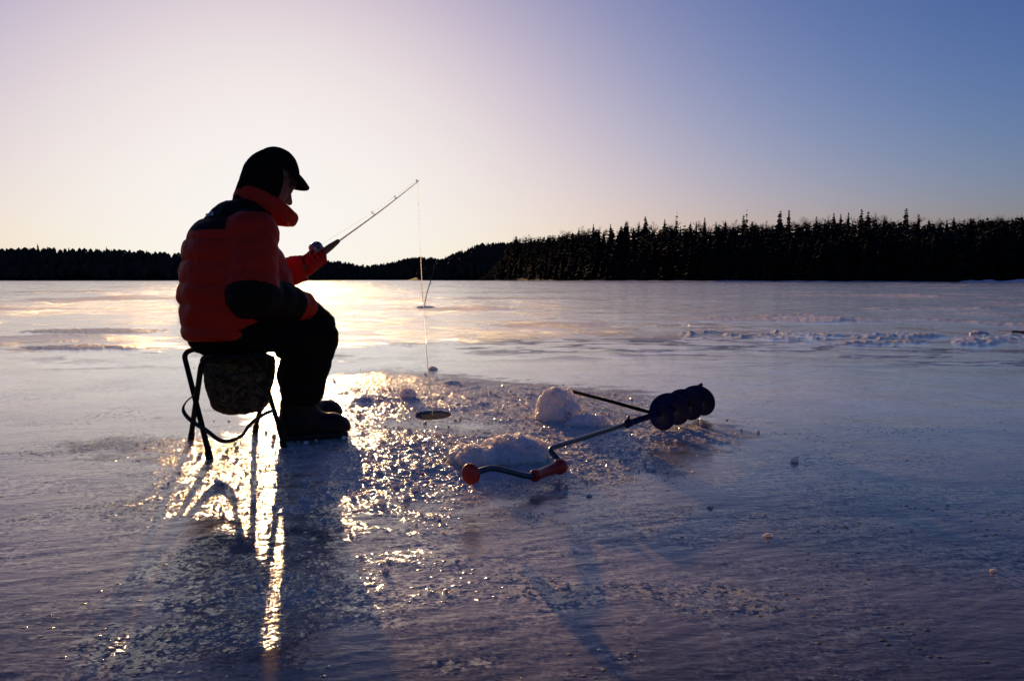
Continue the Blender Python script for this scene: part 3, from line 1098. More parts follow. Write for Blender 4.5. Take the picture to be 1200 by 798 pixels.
sp = []
for i in range(1900):
    px = rnd.uniform(566, 1400) if i < 1400 else rnd.uniform(562, 700); t = rnd.uniform(.04, 1.15)
    p = pos_R(px, t)
    top = at(px, lerp_tab(SKY_R, px) + rnd.uniform(-2, 6), p[1])
    sp.append((p, min(rnd.uniform(8, 15), max(top.z - p[2], 2.5)), rnd.uniform(1.3, 1.8), rnd.random() < .5))
mass('forest', 'dense black spruce forest filling the right shore', sp, M_NEEDLE)


def cones(name, label, pos, lo, hi, sky, n, hmin, hmax, mat):
    V, F, off = [], [], 0
    for i in range(n):
        px = rnd.uniform(lo, hi); t = rnd.uniform(0.02, 1.02) ** .8
        p = pos(px, t)
        h = rnd.uniform(hmin, hmax); w = h * rnd.uniform(.20, .34)
        if rnd.random() < .35: ring = ((.15, .7), (.5, 1.0), (.8, .7))      # round-headed
        else: ring = ((.08, 1.0), (.4, .62), (.7, .3))
        m = 5; a0 = rnd.uniform(0, 6.28)
        vs = []
        for (tz, rr) in ring:
            for k in range(m):
                a = a0 + 6.283 * k / m; q = w * rr * rnd.uniform(.7, 1.25)
                vs.append((p[0] + math.cos(a) * q, p[1] + math.sin(a) * q, p[2] + h * tz * rnd.uniform(.93, 1.07)))
        vs.append((p[0], p[1], p[2] + h))
        fs = []
        for r_ in range(2):
            for k in range(m):
                a, b = off + r_ * m + k, off + r_ * m + (k + 1) % m
                fs += [(a, b, b + m), (a, b + m, a + m)]
        for k in range(m):
            fs.append((off + 2 * m + k, off + 2 * m + (k + 1) % m, off + 3 * m))
        V += vs; F += fs; off += len(vs)
    me = mesh_np(name, np.array(V), np.array(F), False)
    tag(obj(name, me, mat), label, 'forest', None, 'stuff')


cones('forest', 'dark woods covering the long hill on the left shore', pos_L, -980, 380, SKY_L, 6000, 8, 13, M_FARTREE)
cones('forest', 'woods covering the low distant hills behind the rod', pos_M, 310, 620, SKY_M, 2600, 8, 13, M_FARTREE)
cones('forest', 'woods covering the rounded hill left of the spruces', pos_H, 490, 740, SKY_H, 2600, 8, 14, M_FARTREE)
for (px_, py_) in ((46, 285), (126, 288), (57, 288)):
    p = pos_L(px_, 1.0); top = at(px_, py_, p[1])
    plant('', tuple(p), top.z - p[2], 'spruce top poking above the left hill', 'spruces poking above the left hill', 1.0)


# snowy bank and drift edge below the right forest
def bank(name, pts, hgt, wid, label, seed):
    V, F = [], []
    n = len(pts)
    prof = [(-1, -.15), (-.7, .25), (-.3, .8), (.1, 1.0), (.6, .7), (1, -.15)]
    for i, p in enumerate(pts):
        u = Vector((p[0], p[1], 0)).normalized()
        e = math.sin(math.pi * (i + .5) / n) ** .4
        hh = hgt * e * (1 + .5 * float(noise3(np.array([[i * .45, seed, 0.]]), seed)[0]))
        for (a, b) in prof:
            V.append((p[0] + u.x * wid * a, p[1] + u.y * wid * a, hh * b))
    k = len(prof)
    for i in range(n - 1):
        for j in range(k - 1):
            a = i * k + j; F.append((a, a + 1, a + k + 1, a + k))
    tag(obj(name, mesh_np(name, np.array(V), np.array(F)[:, ::-1]), M_BANK), label, None, None, 'structure')


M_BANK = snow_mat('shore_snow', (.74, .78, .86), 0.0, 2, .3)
pts = []
for px in np.linspace(1124, 1330, 40):
    u = ray(px, 328); u = Vector((u.x, u.y, 0)) / u.y
    pts.append(u * (shore_r(px) - 10 - (px - 1124) * .03))
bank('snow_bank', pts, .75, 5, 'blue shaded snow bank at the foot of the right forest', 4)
pts = []
for px in np.linspace(575, 1130, 90):
    u = ray(px, 328); u = Vector((u.x, u.y, 0)) / u.y
    pts.append(u * (shore_r(px) - 4))
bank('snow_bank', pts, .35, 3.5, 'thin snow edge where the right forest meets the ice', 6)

# twig marker frozen into the ice
g = ground(497.5, 361)
e = empty('twig', (g.x, g.y, 0))
tag(e, 'thin bent twig stuck upright in the ice beyond the hole', 'twig')
L0 = lambda px, py: at(px, py, g.y) - Vector((g.x, g.y, 0))
mb = MB(); mb.tube(smooth_path([L0(497.5, 362), L0(498.5, 352), L0(502, 338), L0(506, 325), L0(509, 314), L0(511.5, 306)], 5), [.011] * 20 + [.008] * 6, 6)
st = mb.build('stem', M_TWIG, e)
for (a, b) in (((503, 335), (507, 331)), ((506.5, 323), (510.5, 320)), ((508.5, 316), (507.5, 309)), ((504.5, 330), (503, 323))):
    mb = MB(); mb.tube([L0(*a), (L0(*a) + L0(*b)) / 2 + Vector((0, .01, .01)), L0(*b)], [.006, .005, .003], 5); mb.build('side_shoot', M_TWIG, e)
lump('snow_mound', 499, 361.5, .22, .12, .035, 31, 'flat little snow mound round the foot of the twig', 'snow mound', h=.014)
g = ground(1196, 396)
e = empty('branch', (g.x, g.y, .02))
mb = MB(); mb.tube(smooth_path([(-.10, 0, .05), (0, .02, .045), (.14, .0, .02), (.3, -.05, .03)], 5), [.014] * 16, 6); mb.build('stem', M_TWIG, e)
mb = MB(); mb.tube([(.02, .02, .04), (.10, .10, .06)], [.009, .004], 5); mb.build('side_shoot', M_TWIG, e)
tag(e, 'short dark branch lying on the crusted ridge at the right edge', 'branch')

# ------------------------------------------------------------------ the angler
O = Vector((-1.08, 3.12, 0.0))
PHI = R_(38)
cF, sF = math.cos(PHI), math.sin(PHI)


def W2L(w):
    w = Vector(w) - O
    return Vector((w.x * cF + w.y * sF, -w.x * sF + w.y * cF, w.z))


# joints in the angler's own frame: x forward, y to the angler's left, z up
SH_R, EL_R, WR_R = (.005, -.175, .81), (-.035, -.262, .595), (.215, -.125, .545)
SH_L, EL_L, WR_L = (.02, .18, .81), (.11, .275, .64), (.325, .135, .695)
HIP_R, KN_R, AN_R = (-.05, -.10, .455), (.275, -.12, .415), (.222, -.07, .14)
HIP_L, KN_L, AN_L = (-.05, .10, .455), (.33, .20, .43), (.335, .225, .14)
HEAD = np.array((.150, 0, 1.048), np.float32)
HP = R_(34)
hx = np.array((math.cos(HP), 0, -math.sin(HP))); hz = np.array((math.sin(HP), 0, math.cos(HP))); hy = np.array((0, 1, 0))
HROT = np.stack([hx, hy, hz], 1)


def hp(x, y, z):
    return HEAD + x * hx + y * hy + z * hz


def f_body(P):
    d = ell(P, hp(-.008, 0, .012), (.092, .074, .098), HROT)
    d = smin(d, ell(P, hp(.035, 0, -.055), (.052, .052, .055), HROT), .03)          # jaw
    d = smin(d, cap(P, hp(.062, 0, -.098), hp(.066, 0, -.094), .018, .018)[0], .02)   # chin
    d = smin(d, cap(P, hp(.082, 0, .008), hp(.108, 0, -.030), .008, .0125)[0], .012)  # nose
    d = smin(d, cap(P, hp(.092, -.012, -.034), hp(.092, .012, -.034), .008, .008)[0], .010)
    d = smin(d, cap(P, hp(.078, -.035, .022), hp(.078, .035, .022), .010, .010)[0], .012)   # brow
    d = smin(d, cap(P, hp(.086, -.018, -.058), hp(.086, .018, -.058), .007, .007)[0], .008)  # upper lip
    d = smin(d, cap(P, hp(.083, -.016, -.070), hp(.083, .016, -.070), .008, .008)[0], .008)  # lower lip
    for s in (-1, 1):
        d = smax(d, -ell(P, hp(.094, s * .031, .000), (.016, .017, .012), HROT), .010)    # eye sockets
        d = smin(d, ell(P, hp(.076, s * .031, .000), (.0115, .0115, .0115)), .003)
        d = smin(d, ell(P, hp(-.005, s * .076, -.008), (.020, .008, .030), HROT), .006)   # ears
    d = smin(d, cap(P, (.09, 0, 1.0), (.04, 0, .86), .052, .055)[0], .03)
    Q = P * np.array((1, .75, 1), np.float32)
    d = smin(d, cap(Q, (-.05, 0, .47), (-.01, 0, .76), .10, .10)[0], .04)
    for (a, b, c) in ((SH_R, EL_R, WR_R), (SH_L, EL_L, WR_L)):
        d = smin(d, cap(P, a, b, .055, .045)[0], .03)
        d = smin(d, cap(P, b, c, .042, .028)[0], .015)
    for (a, b, c) in ((HIP_R, KN_R, AN_R), (HIP_L, KN_L, AN_L)):
        d = smin(d, cap(P, a, b, .08, .058)[0], .03)
        d = smin(d, cap(P, b, c, .055, .04)[0], .02)
    return d


person_V, person_F = surfnet(f_body, (-.24, -.36, .08), (.48, .38, 1.22), .006)
person = obj('person', mesh_np('person', person_V, person_F), M_SKIN)
person.location = O
person.rotation_euler = (0, 0, PHI)
tag(person, 'seated angler in a puffy red jacket and black cap holding a short rod', 'person')

# jacket ------------------------------------------------------------------
TORSO = [(-.055, 0, .47), (-.045, 0, .62), (-.02, 0, .755), (.025, 0, .865)]
TRAD = [.152, .158, .160, .110]


def j_parts(P):
    Q = P * np.array((1, .80, 1), np.float32)
    dt = None
    for i in range(3):
        a, b = TORSO[i], TORSO[i + 1]
        d, _ = cap(Q, a, b, TRAD[i], TRAD[i + 1])
        dt = d if dt is None else smin(dt, d, .05)
    dt = smin(dt, cap(P, (.01, -.14, .830), (.01, .14, .830), .066, .066)[0], .05)    # shoulders
    dt = smin(dt, cap(P, (.02, 0, .855), (.055, 0, .90), .088, .060)[0], .05)     # towards the neck
    dt = smin(dt, ell(P, (.09, 0, .62), (.12, .19, .16)), .05)                    # belly and chest front
    da1, t1 = cap(P, SH_R, EL_R, .098, .088)
    da2, t2 = cap(P, EL_R, WR_R, .083, .062)
    db1, u1 = cap(P, SH_L, EL_L, .098, .085)
    db2, u2 = cap(P, EL_L, WR_L, .080, .058)
    return dt, (da1, t1, da2, t2), (db1, u1, db2, u2)


def f_jacket(P):
    dt, A, B = j_parts(P)
    hem = (P[:, 2] - (.43 + .22 * np.clip(P[:, 0] + .05, -.05, .4)))
    dt = smax(dt, -hem, .02)
    da = smin(A[0], A[2], .03); db = smin(B[0], B[2], .03)
    d = smin(smin(dt, da, .03), db, .03)
    # sleeve ends are cut square
    for (e, w) in ((EL_R, WR_R), (EL_L, WR_L)):
        e = np.array(e); w = np.array(w); ax = (w - e) / np.linalg.norm(w - e)
        near = np.linalg.norm(P - w, axis=1) < .12
        pl = (P - w) @ ax - .02
        d = np.where(near & (pl > -.05), np.maximum(d, np.where(pl > 0, pl, d)), d)
    # opening for the neck
    d = smax(d, -cap(P, (.075, 0, .92), (.13, 0, 1.05), .075, .085)[0], .02)
    return d


JV, JF = surfnet(f_jacket, (-.30, -.42, .40), (.46, .42, 1.06), .0065)
JN = vnormals(JV, JF)
dt, A, B = j_parts(JV)
da = np.minimum(A[0], A[2]); db = np.minimum(B[0], B[2])
isarm = np.minimum(da, db) < dt
wob = .010 * fbm3(JV * 7, 2, 3)
zz = JV[:, 2] + wob + .05 * (JV[:, 0])


def puff(s, pitch):
    return np.abs(np.sin(math.pi * s / pitch)) ** .55


pt = puff(zz - .80, .085)
la = np.where(A[0] < A[2], A[1] * .28, .28 + A[3] * .29)
lb = np.where(B[0] < B[2], B[1] * .26, .26 + B[3] * .27)
pa = puff(la + wob - .03, .085); pb = puff(lb + wob - .03, .085)
wt = sstep(-.012, .012, np.minimum(da, db) - dt)
pp = wt * pt + (1 - wt) * np.where(da < db, pa, pb)
disp = (.006 + .006 * wt) * (1 + .6 * fbm3(JV * 6, 2, 77)) * (pp - .72) + .0055 * fbm3(JV * 26, 3, 8) + .009 * fbm3(JV * 9, 2, 9)
JV = JV + JN * disp[:, None]
FC = JV[JF].mean(1)
dtf, Af, Bf = j_parts(FC)
daf = np.minimum(Af[0], Af[2]); dbf = np.minimum(Bf[0], Bf[2])
yoke = (np.minimum(daf, dbf) > dtf - .004 + .05 * 0) & (FC[:, 2] > .835 - .10 * np.clip(FC[:, 0] - .02, 0, .3) + .0 * FC[:, 1])
yoke |= (FC[:, 2] > .90)
fore_r = (~yoke) & (daf < dtf) & (daf < dbf) & (((Af[2] < Af[0]) & (Af[3] < .80)) | ((Af[0] <= Af[2]) & (Af[1] > .92)))
fore_l = (~yoke) & (dbf < dtf) & (dbf <= daf) & (Bf[2] < Bf[0]) & (Bf[3] < .62)
red = ~(yoke | fore_r | fore_l)
jacket = obj('jacket', sub_mesh('jacket', JV, JF, red), M_RED, person)
jacket['label'] = 'puffy red quilted down jacket'
tag(obj('shoulder_yoke', sub_mesh('shoulder_yoke', JV, JF, yoke), M_BLACKNYLON, jacket), 'black shoulder panel')
tag(obj('sleeve_panel', sub_mesh('sleeve_panel', JV, JF, fore_r), M_BLACKNYLON, jacket), 'black lower sleeve')
tag(obj('sleeve_panel', sub_mesh('sleeve_panel', JV, JF, fore_l), M_BLACKNYLON, jacket), 'black lower sleeve')

# stand-up collar, open towards the chin
CT = R_(-29)
cx = np.array((math.cos(CT), 0, math.sin(CT))); cz = np.array((-math.sin(CT), 0, math.cos(CT)))


def f_collar(P):
    Q = P - np.array((.122, 0, .932), np.float32)
    a = Q @ cx; b = Q[:, 1]; c = Q @ cz
    fl = 1 + .9 * np.clip(c, -.05, .06)
    k = np.sqrt((a / (.117 * fl)) ** 2 + (b / (.104 * fl)) ** 2)
    d = (k - 1) * .115
    d = np.abs(d) - (.0105 + .003 * np.cos(c * 60))
    d = smax(d, np.maximum(c - .034, -c - (.034 - .24 * np.clip(a - .03, 0, .1))), .012)
    gap = .006 - np.abs(b) - (a < 0) * 10           # zip opening at the front
    return smax(d, gap, .006)


CV, CFc = surfnet(f_collar, (-.10, -.17, .82), (.30, .17, 1.07), .005)
CV = CV + vnormals(CV, CFc) * (.004 * fbm3(CV * 22, 2, 4))[:, None]
tag(obj('collar', mesh_np('collar', CV, CFc), M_RED, jacket), 'red stand-up collar')


# emblem on the back of the near shoulder: three quarter arcs beside three short lines of lettering
def emblem():
    # find the surface point nearest the wanted pixel
    c = W2L(at(245.5, 250.5, 2.98))
    d = np.linalg.norm(JV - np.array(c, np.float32), axis=1)
    want = ray(245.5, 250.5).normalized()
    pts = np.array([(O.x + v[0] * cF - v[1] * sF, O.y + v[0] * sF + v[1] * cF, v[2] - CAM_H) for v in JV])
    along = pts @ np.array(want); off = np.linalg.norm(pts - along[:, None] * np.array(want), axis=1)
    cand = np.where(off < .006)[0]
    i = cand[np.argmin(along[cand])]
    NN = vnormals(JV, JF)
    near = np.linalg.norm(JV - JV[i], axis=1) < .022
    n = Vector(NN[near].mean(0)).normalized()
    p = Vector(JV[i])
    up = Vector((0, 0, 1)); up = (up - n * up.dot(n)).normalized()
    rt = up.cross(n).normalized()
    M = Matrix((rt, up, n)).transposed().to_4x4()
    mbx = MB()

    def plate(q0, q1, q2, q3):
        z0, z1 = -.002, .0035
        vs = [(q[0], q[1], z0) for q in (q0, q1, q2, q3)] + [(q[0], q[1], z1) for q in (q0, q1, q2, q3)]
        mbx.add([p + (M @ Vector(v)) + n * .002 for v in vs], [(4, 5, 6, 7), (0, 4, 7, 3), (0, 1, 5, 4), (1, 2, 6, 5), (2, 3, 7, 6)])
    for r0 in (.0055, .0105, .0155):
        for k in range(6):
            a0, a1 = math.pi / 2 * k / 6, math.pi / 2 * (k + 1) / 6
            q = lambda r, a: (.005 + r * math.sin(a), -.008 + r * math.cos(a))
            plate(q(r0, a0), q(r0 + .0032, a0), q(r0 + .0032, a1), q(r0, a1))
    ar = mbx.build('emblem', M_PATCH, jacket, False)
    for k, word in enumerate(('THE', 'NORTH', 'FACE')):
        cu = bpy.data.curves.new('lettering', 'FONT')
        cu.body = word; cu.size = .0095; cu.extrude = .0012; cu.align_x = 'RIGHT'
        to = bpy.data.objects.new('tmp', cu); scene.collection.objects.link(to)
        dg = bpy.context.evaluated_depsgraph_get()
        me = bpy.data.meshes.new_from_object(to.evaluated_get(dg))
        bpy.data.objects.remove(to)
        l = obj('lettering', me, M_PATCH, jacket)
        l.matrix_local = Matrix.Translation(p + n * .004 + (M @ Vector((.003, .004 - k * .0078, 0)))) @ M


emblem()


# trousers -----------------------------------------------------------------
def f_trousers(P):
    Q = P * np.array((1, .82, 1), np.float32)
    d = cap(Q, (-.075, 0, .455), (-.03, 0, .50), .118, .112)[0]
    for (a, b, c, s) in ((HIP_R, KN_R, AN_R, 1), (HIP_L, KN_L, AN_L, 1)):
        d = smin(d, cap(P, a, b, .086, .090)[0], .03)
        c2 = np.array(c) + np.array((0, 0, .015))
        d = smin(d, cap(P, b, c2, .088, .072)[0], .02)
        d = smin(d, ell(P, tuple(np.array(c) + np.array((.0, 0, .09))), (.080, .076, .08)), .03)     # cloth bagging over the boot
    d = smax(d, -(P[:, 2] - .145), .02)
    return smax(d, -(P[:, 2] - (.36 - .9 * np.clip(P[:, 0] - .02, 0, .5))) - 0 * d, .03) if False else d


TV, TF = surfnet(f_trousers, (-.26, -.28, .11), (.46, .36, .68), .007)
TN = vnormals(TV, TF)
wr = .010 * fbm3(TV * np.array((9, 9, 20)), 3, 14) + .012 * np.clip(fbm3(TV * np.array((5, 5, 13)), 2, 16), -1, 1)
flat = np.where((TV[:, 2] < .40) & (TV[:, 0] < .1), .3, 1.0)
TV = TV + TN * (wr * flat)[:, None]
TV[:, 2] = np.where((TV[:, 0] < .12), np.maximum(TV[:, 2], .372), TV[:, 2])     # sits flat on the stool
tag(obj('trousers', mesh_np('trousers', TV, TF), M_TROUSER, person), 'baggy black winter trousers')


# boots ---------------------------------------------------------------------
def boot(heel, toe, ankle, label):
    h = np.array((*heel, 0.0)); t = np.array((*toe, 0.0))
    ax = (t - h) / np.linalg.norm(t - h)
    L = np.linalg.norm(t - h)
    sd = np.array((-ax[1], ax[0], 0)); up = np.array((0, 0, 1.))
    rot = np.stack([ax, sd, up], 1)

    def fn(P):
        d = cap(P, h + ax * .05 + up * .055, h + ax * (L - .055) + up * .045, .062, .050)[0]
        d = smin(d, ell(P, h + ax * (L - .06) + up * .04, (.075, .055, .05), rot), .03)
        d = smin(d, cap(P, h + ax * .055 + up * .06, np.array(ankle) + up * .06, .066, .072)[0], .035)
        d = smin(d, cap(P, h + ax * .11 + up * .075, h + ax * .07 + up * .15, .055, .06)[0], .03)
        d = smax(d, P[:, 2] - .205, .01)
        return smax(d, -(P[:, 2] - .022), .006)

    def fs(P):
        d1 = cap(P * np.array((1, 1, .3)), (h + ax * .055) * np.array((1, 1, .3)), (h + ax * (L - .05)), .062, .056)[0]
        d = smax(d1, np.abs(P[:, 2] - .013) - .0135, .004)
        tr = .004 * np.sign(np.sin(((P - h) @ ax) * 260))
        return np.where(P[:, 2] < .012, d + .004 + tr, d)
    lo = np.minimum(h, t) - np.array((.13, .13, .03)); hi = np.maximum(np.maximum(h, t), np.array(ankle)) + np.array((.13, .13, .13))
    hi[2] = .24
    V, F = surfnet(fn, lo, hi, .006)
    V = V + vnormals(V, F) * (.004 * fbm3(V * 26, 2, 6))[:, None]
    o = obj('boot', mesh_np('boot', V, F), M_BOOT, person)
    o['label'] = label
    V, F = surfnet(fs, lo, np.array((hi[0], hi[1], .05)), .005)
    obj('sole', mesh_np('sole', V, F), M_SOLE, o)
    c = np.array(ankle) + up * .062
    mbx = MB(); rr = .071
    ring = []
    for k in range(28):
        a = 2 * math.pi * k / 28
        w = 1 + .04 * math.sin(5 * a)
        ring.append((c[0] + math.cos(a) * rr * w, c[1] + math.sin(a) * rr * w, .203 + .004 * math.sin(3 * a)))
    ring.append(ring[0])
    mbx.tube(ring, .010, 8, False)
    obj_l = mbx.build('felt_liner', M_LINER, o)
    for k in range(3):
        q0 = h + ax * (.125 + .022 * k) + up * (.128 - .018 * k)
        mbx = MB(); mbx.tube(smooth_path([q0 + sd * .045 - up * .02, q0 + sd * .02 + up * .003, q0 - sd * .02 + up * .003, q0 - sd * .045 - up * .02], 4), .004, 6)
        mbx.build('lace', M_SOLE, o)
    return o


boot((.155, -.035), (.408, -.104), AN_R, 'near black winter boot')
boot((.275, .205), (.545, .272), AN_L, 'far black winter boot')


# cap with ear flaps ----------------------------------------------------------
def f_cap(P):
    d = ell(P, hp(-.006, 0, .030), (.100, .086, .104), HROT)
    d = smin(d, cap(P, hp(-.030, 0, -.01), (.070, 0, .94), .086, .078)[0], .03)
    for s in (-1, 1):
        d = smin(d, cap(P, hp(-.01, s * .056, 0), hp(-.005, s * .052, -.10), .034, .030)[0], .03)
    Q = (P - HEAD) @ HROT
    face = np.maximum(.168 - P[:, 0], Q[:, 2] - .048)
    return smax(d, -face, .012)


HV, HF = surfnet(f_cap, (-.10, -.16, .87), (.31, .16, 1.22), .005)
HV = HV + vnormals(HV, HF) * (.0035 * fbm3(HV * 18, 3, 22))[:, None]
hat = obj('cap', mesh_np('cap', HV, HF), M_HAT, person)
hat['label'] = 'black cap with ear flaps'
# peak
mb = MB()
vs = []; fs = []
n1, n2 = 17, 9
for i in range(n1):
    a = -1.15 + 2.3 * i / (n1 - 1)
    for j in range(n2):
        t = j / (n2 - 1)
        r = .080 + t * (.066 * math.cos(a * .72) ** 1.2)
        q = hp(-.004 + r * math.cos(a) * 1.0, r * math.sin(a) * .92, .072 + .016 * (1 - t) - .010 * t * t - .030 * math.sin(a) ** 2)
        vs.append(q)
nv = len(vs)
vs2 = [q - np.array(hz) * .0055 for q in vs]
for i in range(n1 - 1):
    for j in range(n2 - 1):
        a = i * n2 + j
        fs.append((a, a + n2, a + n2 + 1, a + 1)); fs.append((nv + a, nv + a + 1, nv + a + n2 + 1, nv + a + n2))
for i in range(n1 - 1):
    a = i * n2 + n2 - 1; fs.append((a, a + n2, nv + a + n2, nv + a))
    a = i * n2; fs.append((a, nv + a, nv + a + n2, a + n2))
for j in range(n2 - 1):
    a = j; fs.append((a, a + 1, nv + a + 1, nv + a))
    a = (n1 - 1) * n2 + j; fs.append((a, nv + a, nv + a + 1, a + 1))
mb.add(vs + vs2, fs)
mb.build('peak', M_HAT, hat)
mb = MB(); mb.lathe(hp(-.006, 0, .128), hz, [(0, .010), (.008, .009), (.011, .004)], 12); mb.build('button', M_HAT, hat)


# a little hair under the peak
def f_hair(P):
    d = ell(P, hp(-.004, 0, .016), (.097, .080, .100), HROT)
    Q = (P - HEAD) @ HROT
    d = smax(d, -(Q[:, 2] - (.022 + .012 * np.sin(Q[:, 1] * 160) + .008 * np.sin(Q[:, 1] * 390))), .004)
    return smax(d, -(Q[:, 0] - .03), .004)


V, F = surfnet(f_hair, (.02, -.10, .93), (.30, .10, 1.2), .005)
obj('hair', mesh_np('hair', V, F), M_HAIR, person)

# gloves ------------------------------------------------------------------------
# rod axis in the angler's frame
ROD_G = W2L(at(367, 304.5, 3.42)); ROD_E = W2L(at(397.5, 282.5, 3.50)); ROD_T = W2L(at(490, 213, 3.75))
ru = (ROD_T - ROD_G).normalized()
rv = Vector((0, 1, 0)); rv = (rv - ru * rv.dot(ru)).normalized()
rw = ru.cross(rv).normalized()
if rw.z < 0: rw = -rw


def ring_pt(s, ang, r):
    return np.array(ROD_G + ru * s + rv * (math.cos(ang) * r) + rw * (math.sin(ang) * r), np.float32)


def f_glove_l(P):
    wr = np.array(WR_L)
    c = ring_pt(-.005, R_(-20), .040)
    d = cap(P, wr, wr * .5 + c * .5, .036, .038)[0]
    axs = [np.array(ru), np.array(rv * math.cos(R_(-15)) + rw * math.sin(R_(-15))), None]
    axs[2] = np.cross(axs[0], axs[1])
    d = smin(d, box(P, ring_pt(-.004, R_(-15), .036), (.046, .018, .040), .016, np.stack(axs, 1)), .02)
    for k, s in enumerate((-.038, -.014, .010, .034)):
        L = (.82, 1.0, 1.05, .95)[k]
        angs = [R_(-50), R_(-105), R_(-165), R_(-165 - 60 * L)]
        rad = [.036, .033, .031, .028]
        pts = [ring_pt(s + .002 * i, a, r) for i, (a, r) in enumerate(zip(angs, rad))]
        for i in range(3):
            f = cap(P, pts[i], pts[i + 1], .0128 - .0008 * i, .0120 - .0008 * i)[0]
            d = smin(d, f, .004)
    tp = [ring_pt(.018, R_(25), .040), ring_pt(.036, R_(75), .034), ring_pt(.052, R_(125), .030)]
    for i in range(2):
        d = smin(d, cap(P, tp[i], tp[i + 1], .0145 - .001 * i, .0135 - .001 * i)[0], .006)
    return d


lo = np.minimum(np.array(ROD_G), np.array(WR_L)) - .09; hi = np.maximum(np.array(ROD_G), np.array(WR_L)) + .09
V, F = surfnet(f_glove_l, lo, hi, .0035)
tag(obj('glove', mesh_np('glove', V, F), M_RED, person), 'red glove closed round the rod grip')


def f_glove_r(P):
    wr = np.array(WR_R); fw = np.array((.86, .30, -.42)); fw /= np.linalg.norm(fw)
    sd = np.cross((0, 0, 1.0), fw); sd /= np.linalg.norm(sd)
    up = np.cross(fw, sd)
    c = wr + fw * .06
    d = cap(P, wr, c, .034, .036)[0]
    d = smin(d, box(P, c + fw * .015, (.05, .043, .017), .016, np.stack([fw, sd, up], 1)), .02)
    for k, s in enumerate((-.033, -.011, .011, .033)):
        L = (.80, .95, 1.0, .92)[k]
        p0 = c + fw * .055 + sd * s
        p1 = p0 + (fw * .9 - up * .25) * .038 * L
        p2 = p1 + (fw * .65 - up * .65) * .028 * L
        p3 = p2 + (fw * .35 - up * .85) * .020 * L
        for i, (a, b) in enumerate(((p0, p1), (p1, p2), (p2, p3))):
            d = smin(d, cap(P, a, b, .0125 - .0008 * i, .0118 - .0008 * i)[0], .004)
    t0 = c - fw * .01 + sd * .04; t1 = t0 + (fw * .7 + sd * .6 - up * .2) * .04; t2 = t1 + (fw * .9 + sd * .1 - up * .3) * .032
    d = smin(d, cap(P, t0, t1, .015, .014)[0], .008)
    d = smin(d, cap(P, t1, t2, .0135, .012)[0], .006)
    return d


lo = np.array(WR_R) - np.array((.08, .10, .14)); hi = np.array(WR_R) + np.array((.24, .20, .08))
V, F = surfnet(f_glove_r, lo, hi, .004)
V[:, 2] += .012
tag(obj('glove', mesh_np('glove', V, F), M_BLACKNYLON, person), 'black glove resting on the near thigh')

# ------------------------------------------------------------------ fishing rod
rod = empty('fishing_rod', at(367, 304.5, 3.42))
tag(rod, 'short amber ice fishing rod with a closed-face reel held by the angler', 'fishing rod')
RB = at(367, 304.5, 3.42)
l0 = lambda px, py, d: at(px, py, d) - RB
E_ = l0(397.5, 282.5, 3.50); T_ = l0(490.5, 212.5, 3.75)
U = (T_).normalized()
perp = Vector((0, 0, 1)); perp = (perp - U * perp.dot(U)).normalized()
mb = MB()
mid = (E_ + T_) / 2 - perp * .004
mb.tube(smooth_path([E_ * .7, E_, mid, T_], 8), [.0042] * 8 + list(np.linspace(.004, .003, 8)) + list(np.linspace(.003, .0018, 9)), 8)
mb.build('blank', M_ROD, rod)
mb = MB(); mb.lathe(-U * .075, U, [(0, .006), (.004, .0135), (.03, .0145), (.06, .0125), (.095, .0125), (.11, .014), (.125, .012)], 16); mb.build('rear_grip', M_CORK, rod)
le = E_.length
mb = MB(); mb.lathe(U * .045, U, [(0, .013), (.01, .0165), (.03, .0155), (.055, .0145), (le - .05, .0095), (le - .045, .006)], 16); mb.build('fore_grip', M_CORK, rod)
# closed-face reel on top of the grip
rc = l0(370.5, 290.5, 3.42)
reel_ax = (Vector((U.x, U.y, U.z * .9))).normalized()
mb = MB(); mb.lathe(rc - reel_ax * .028, reel_ax, [(0, .004), (.0, .014), (.004, .0215), (.012, .0255), (.026, .0265), (.027, .0245), (.029, .0245), (.030, .0262), (.042, .024), (.052, .016), (.057, .006), (.058, .003)], 24)
reel = mb.build('reel', M_REEL, rod)
mb = MB(); mb.tube([rc - perp * .018, rc - perp * .030, U * .012 + perp * .012], [.009, .006, .008], 8); mb.build('reel_foot', M_DARKPLASTIC, reel)
sdv = U.cross(perp).normalized()
mb = MB(); mb.tube([rc + sdv * .024, rc + sdv * .038], .0035, 8); mb.tube(smooth_path([rc + sdv * .038 - perp * .022, rc + sdv * .040, rc + sdv * .038 + perp * .022], 4), .0032, 6, flat=.5); mb.build('crank_handle', M_STEEL, reel)
for s in (-1, 1):
    mb = MB(); mb.lathe(rc + sdv * .034 + perp * .022 * s, sdv, [(0, .003), (.002, .006), (.014, .0065), (.016, .003)], 10); mb.build('crank_knob', M_DARKPLASTIC, reel)
mb = MB(); mb.tube([rc - reel_ax * .026 - perp * .004, rc - reel_ax * .034 - perp * .012], [.008, .010], 8); mb.build('thumb_button', M_DARKPLASTIC, reel)
# guides
for t, r in ((.42, .0075), (.70, .0055), (.985, .004)):
    p = E_ + (T_ - E_) * t
    if 0 < t < .9: p = p - perp * .003
    c = p + perp * (r + .006)
    mb = MB()
    ring = [c + (perp * math.cos(a) + sdv * math.sin(a)) * r for a in np.linspace(0, 2 * math.pi, 15)]
    mb.tube(ring, .0011, 5, False)
    mb.tube([p - U * .008, c - perp * r], .0012, 5); mb.tube([p + U * .010, c - perp * r], .0012, 5)
    mb.build('line_guide', M_STEEL, rod)
